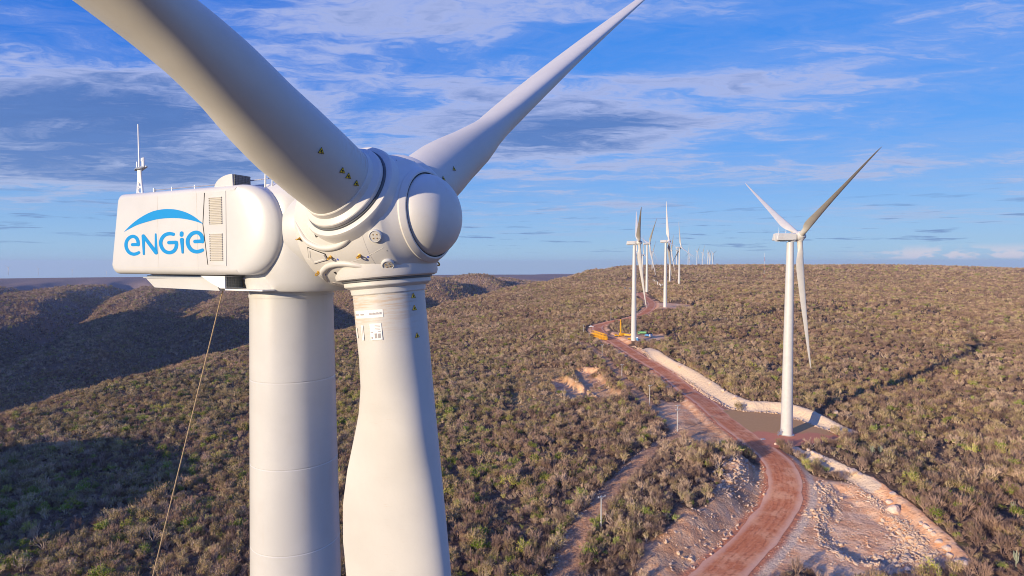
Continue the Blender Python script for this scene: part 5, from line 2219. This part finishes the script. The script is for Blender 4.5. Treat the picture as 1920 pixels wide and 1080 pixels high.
BANDS = [(115, 420, 1.75, 0.76), (420, 800, 2.5, 0.72), (800, 1500, 5.2, 0.92), (1500, 2600, 13.0, 1.25), (2600, 4600, 60.0, 2.1)]
allx, ally, allz, alls, allk = [], [], [], [], []
for r0, r1, per, sc in BANDS:
    n = int(0.5 * R(92) * (r1 * r1 - r0 * r0) / per)
    x, y, r = sector(n, r0, r1)
    ok, z = keep_scrub(x, y)
    # thin out in natural gaps
    ok &= RNG.random(n) < np.where(fbm(x, y, 26, 3, 311) > -0.20, 0.35 + 0.65 * (fbm(x, y, 9, 2, 301) > -0.15), 0.22)
    x, y, z = x[ok], y[ok], z[ok]
    s = sc * np.clip(RNG.lognormal(math.log(2.9), 0.46, len(x)), 0.9, 7.5)
    allx.append(x); ally.append(y); allz.append(z); alls.append(s); allk.append(kinds_for(x, y))
X, Y, Z, S, K = map(np.concatenate, (allx, ally, allz, alls, allk))
N = len(X)
ROT = np.stack([RNG.normal(0, 0.06, N), RNG.normal(0, 0.06, N), RNG.uniform(0, 6.283, N)], 1)
wide = RNG.uniform(0.62, 0.98, N)
SCL = np.stack([S * wide, S * wide, S * RNG.uniform(0.85, 1.1, N)], 1)
# the 300 nearest bushes that stand in the picture are things of their own
cp, sp_ = math.cos(PITCH), math.sin(PITCH)
dep = Y * cp - Z * sp_
PX = 960 + FPX * X / dep
PY = 540 - FPX * (Y * sp_ + (Z + 1.2) * cp) / dep
vis = (PX > 6) & (PX < 1914) & (PY < 1076) & ~((PX > 460) & (PX < 850))
order = np.argsort(np.where(vis, np.hypot(X, Y) / S ** 0.35, 1e9))
near = order[:300]
rest = np.ones(N, bool)
rest[near] = False
PROTO = [f.meshes() for f in FORMS]
ADJ = {'bare': 'bare tan twiggy bush', 'dark': 'dark brown leafless bush', 'olive': 'olive half-leafed bush', 'green': 'green leafy scrub bush', 'bright': 'yellow-green leafy bush'}
for i in near:
    k_ = int(K[i])
    kind = KINDS[k_]
    o = empty('scrub_bush', (float(X[i]), float(Y[i]), float(Z[i])))
    o.rotation_euler = [float(v) for v in ROT[i]]
    o.scale = [float(v) for v in SCL[i]]
    link('stems', PROTO[k_][0], o)
    link('crown', PROTO[k_][1], o)
    if PX[i] < 470:
        where = 'left of the logo turbine tower'
    elif PX[i] < 1240:
        where = 'between the hanging blade and the road'
    else:
        where = 'in the right foreground beside the pit'
    tag(o, ADJ[kind] + ' ' + where, 'bush', ADJ[kind] + 'es ' + where)
SCRUB = form_collection('scrub_form', [f.joined() for f in FORMS])
P3 = np.stack([X, Y, Z], 1)
scatter('scrub', P3[rest], ROT[rest], SCL[rest], K[rest], SCRUB, 'dry grey-brown caatinga scrub covering the hills')

# low dry undergrowth between the bushes close to the viewpoint
x, y, r = sector(14000, 115, 520)
ok, z = keep_scrub(x, y)
x, y, z = x[ok], y[ok], z[ok]
n = len(x)
sc = RNG.uniform(0.6, 1.3, n)
scatter('undergrowth', np.stack([x, y, z], 1), np.stack([np.zeros(n), np.zeros(n), RNG.uniform(0, 6.28, n)], 1),
        np.stack([sc * 1.5, sc * 1.5, sc], 1), RNG.integers(0, 13, n), SCRUB, 'low dry undergrowth between the bushes')
# tufts on the cleared ground
cl = np.array([p[:2] for p in CLEARED])
x = RNG.uniform(cl[:, 0].min(), cl[:, 0].max(), 1600)
y = RNG.uniform(cl[:, 1].min(), cl[:, 1].max(), 1600)
o6 = ground(x, y, True)
ok = (o6[5] > 0.5) & (o6[2] < 0.3)
x, y, z = x[ok], y[ok], o6[0][ok]
n = len(x)
sc = RNG.uniform(0.4, 1.0, n)
scatter('dry_grass', np.stack([x, y, z], 1), np.stack([np.zeros(n), np.zeros(n), RNG.uniform(0, 6.28, n)], 1), np.stack([sc * 1.4, sc * 1.4, sc * 0.8], 1),
        RNG.integers(9, 13, n), SCRUB, 'dry tufts on the cleared ground by the quarry')

# ------------------------------------------------------------------ rubble
RUB = form_collection('rubble_form', [rock_mesh(300 + i, 'rubble_form', M_RUBBLE, 1) for i in range(8)])
rx, ry, rs = [], [], []


def sizes(n, s0, s1):
    return np.clip(s0 * RNG.random(n) ** -0.62, s0, s1)


def along(L, n, off, spread, s0, s1):
    i = RNG.integers(0, len(L) - 1, n)
    t = RNG.random(n)
    a, b_ = L[i], L[i + 1]
    p = a[:, :2] + (b_ - a)[:, :2] * t[:, None]
    e = (b_ - a)[:, :2]
    e = e / (np.linalg.norm(e, axis=1)[:, None] + 1e-9)
    nr = np.stack([-e[:, 1], e[:, 0]], 1)        # towards the bank
    p = p + nr * (off + RNG.normal(0, spread, n))[:, None]
    rx.append(p[:, 0]); ry.append(p[:, 1]); rs.append(sizes(n, s0, s1))


def within(poly, n, s0, s1, edge=None):
    P_ = np.array([p[:2] for p in poly])
    x = RNG.uniform(P_[:, 0].min(), P_[:, 0].max(), n)
    y = RNG.uniform(P_[:, 1].min(), P_[:, 1].max(), n)
    pd = poly_dist(x, y, poly)
    m = pd < 0
    if edge:
        m = (np.abs(pd + 2.5 * fbm(x, y, 11, 2, 8)) < edge * (0.6 + 1.3 * RNG.random(n))) & (fbm(x, y, 7, 3, 5) > -0.02)
    rx.append(x[m]); ry.append(y[m]); rs.append(sizes(int(m.sum()), s0, s1))


along(FOOT, 2600, -1.2, 0.8, 0.14, 0.8)
along(FOOT[len(FOOT) // 3:], 420, -1.4, 0.8, 0.35, 1.0)
along(BERM, 400, -1.5, 1.0, 0.12, 0.5)
within(PIT, 9000, 0.09, 1.0, 3.2)
within(PIT, 260, 0.06, 0.2)
within(FILL_R, 4500, 0.05, 0.5)
within([at(*p) for p in [(1620, 1035), (1700, 1005), (1765, 1050), (1770, 1095), (1600, 1095)]], 3800, 0.09, 1.0)
within([at(*p) for p in [(1350, 870), (1400, 875), (1405, 915), (1360, 960), (1330, 930)]], 900, 0.25, 0.9)
along(BERM[len(BERM) // 2:], 900, -2.0, 1.6, 0.12, 0.6)
along(np.array(PIT)[[0, 7, 6, 5]], 900, 0.0, 1.2, 0.15, 0.65)
within(FILL_L, 6000, 0.07, 0.7)
within(QUARRY_A, 2200, 0.15, 0.8, 3.0)
within(QUARRY_B, 2200, 0.15, 0.8, 3.0)
within(CLEARED, 1100, 0.12, 0.9)
along(ROAD, 900, 7.2, 1.2, 0.10, 0.45)
along(ROAD, 900, -7.2, 1.2, 0.10, 0.45)
along(TRACK, 900, 3.4, 0.8, 0.10, 0.40)
rx, ry, rs = map(np.concatenate, (rx, ry, rs))
d, _, _, _ = near_line(rx, ry, ROAD, 30)
m = (d > ROAD_W + 0.3) & (poly_dist(rx, ry, PAD) > -0.6)
rx, ry, rs = rx[m], ry[m], rs[m]
rz = ground(rx, ry)
n = len(rx)
scatter('rubble', np.stack([rx, ry, rz + rs * 0.08], 1), np.stack([RNG.normal(0, .5, n), RNG.normal(0, .5, n), RNG.uniform(0, 6.28, n)], 1), np.stack([rs * RNG.uniform(.7, 1.3, n), rs * RNG.uniform(.6, 1.2, n), rs * RNG.uniform(.5, 1.0, n)], 1), RNG.integers(0, 8, n), RUB,
        'broken pinkish rubble along the road, banks and pits')


# ------------------------------------------------------------------ candelabra cacti
def cactus(px, py, h, label, seed):
    rnd = random.Random(seed)
    p = atg(px, py)
    b = MB()
    b.tube([(0, 0, -0.2), (0, 0, h * 0.4), (0.05, 0, h * 0.95), (0.05, 0, h)], [0.16, 0.14, 0.11, 0.03], 7)
    for q in range(9):
        a = rnd.uniform(0, 6.28)
        z0 = h * rnd.uniform(0.15, 0.5)
        r = rnd.uniform(0.4, 0.95)
        zt = h * rnd.uniform(0.7, 1.05)
        c_, s_ = math.cos(a), math.sin(a)
        b.tube([(0, 0, z0), (c_ * r * 0.6, s_ * r * 0.6, z0 + 0.15 * h), (c_ * r, s_ * r, z0 + 0.35 * h), (c_ * r * 1.1, s_ * r * 1.1, zt)], [0.11, 0.12, 0.10, 0.04], 6)
    o = b.build('cactus', MC)
    o.location = p
    tag(o, label, 'cactus', 'candelabra cacti in the right foreground scrub')


MC = mat('cactus_skin', (0.30, 0.32, 0.22), 0.7, 0.25, 3.0)
cactus(1905, 1062, 4.4, "pale grey candelabra cactus at the right edge, below the boulder line's height", 1)
cactus(1757, 974, 3.6, "grey-green cactus just above the pit's boulder line", 2)
cactus(1636, 855, 4.2, "tall thin cactus left of the others, behind the near beige bank", 3)
cactus(1650, 852, 3.6, "tall thin cactus beside another behind the near beige bank, right of the pair", 4)
cactus(1900, 958, 3.2, "small grey cactus near the right edge, uphill of the pit", 5)

# ------------------------------------------------------------------ haze in the air
def haze():
    m = bpy.data.materials.new("haze")
    m.use_nodes = True
    k = NT(m.node_tree)
    k.n.clear()
    pv = k.node('ShaderNodeVolumePrincipled', {'Color': (0.62, 0.72, 0.95), 'Density': HAZE, 'Anisotropy': 0.1})
    out = k.node('ShaderNodeOutputMaterial')
    k.l.new(pv.outputs[0], out.inputs['Volume'])
    b = MB()
    b.box((0, 0, -185), (54000, 54000, 650))
    o = b.build('haze', m, None, False)
    o['kind'] = 'stuff'


HAZE = 2.6e-5
haze()
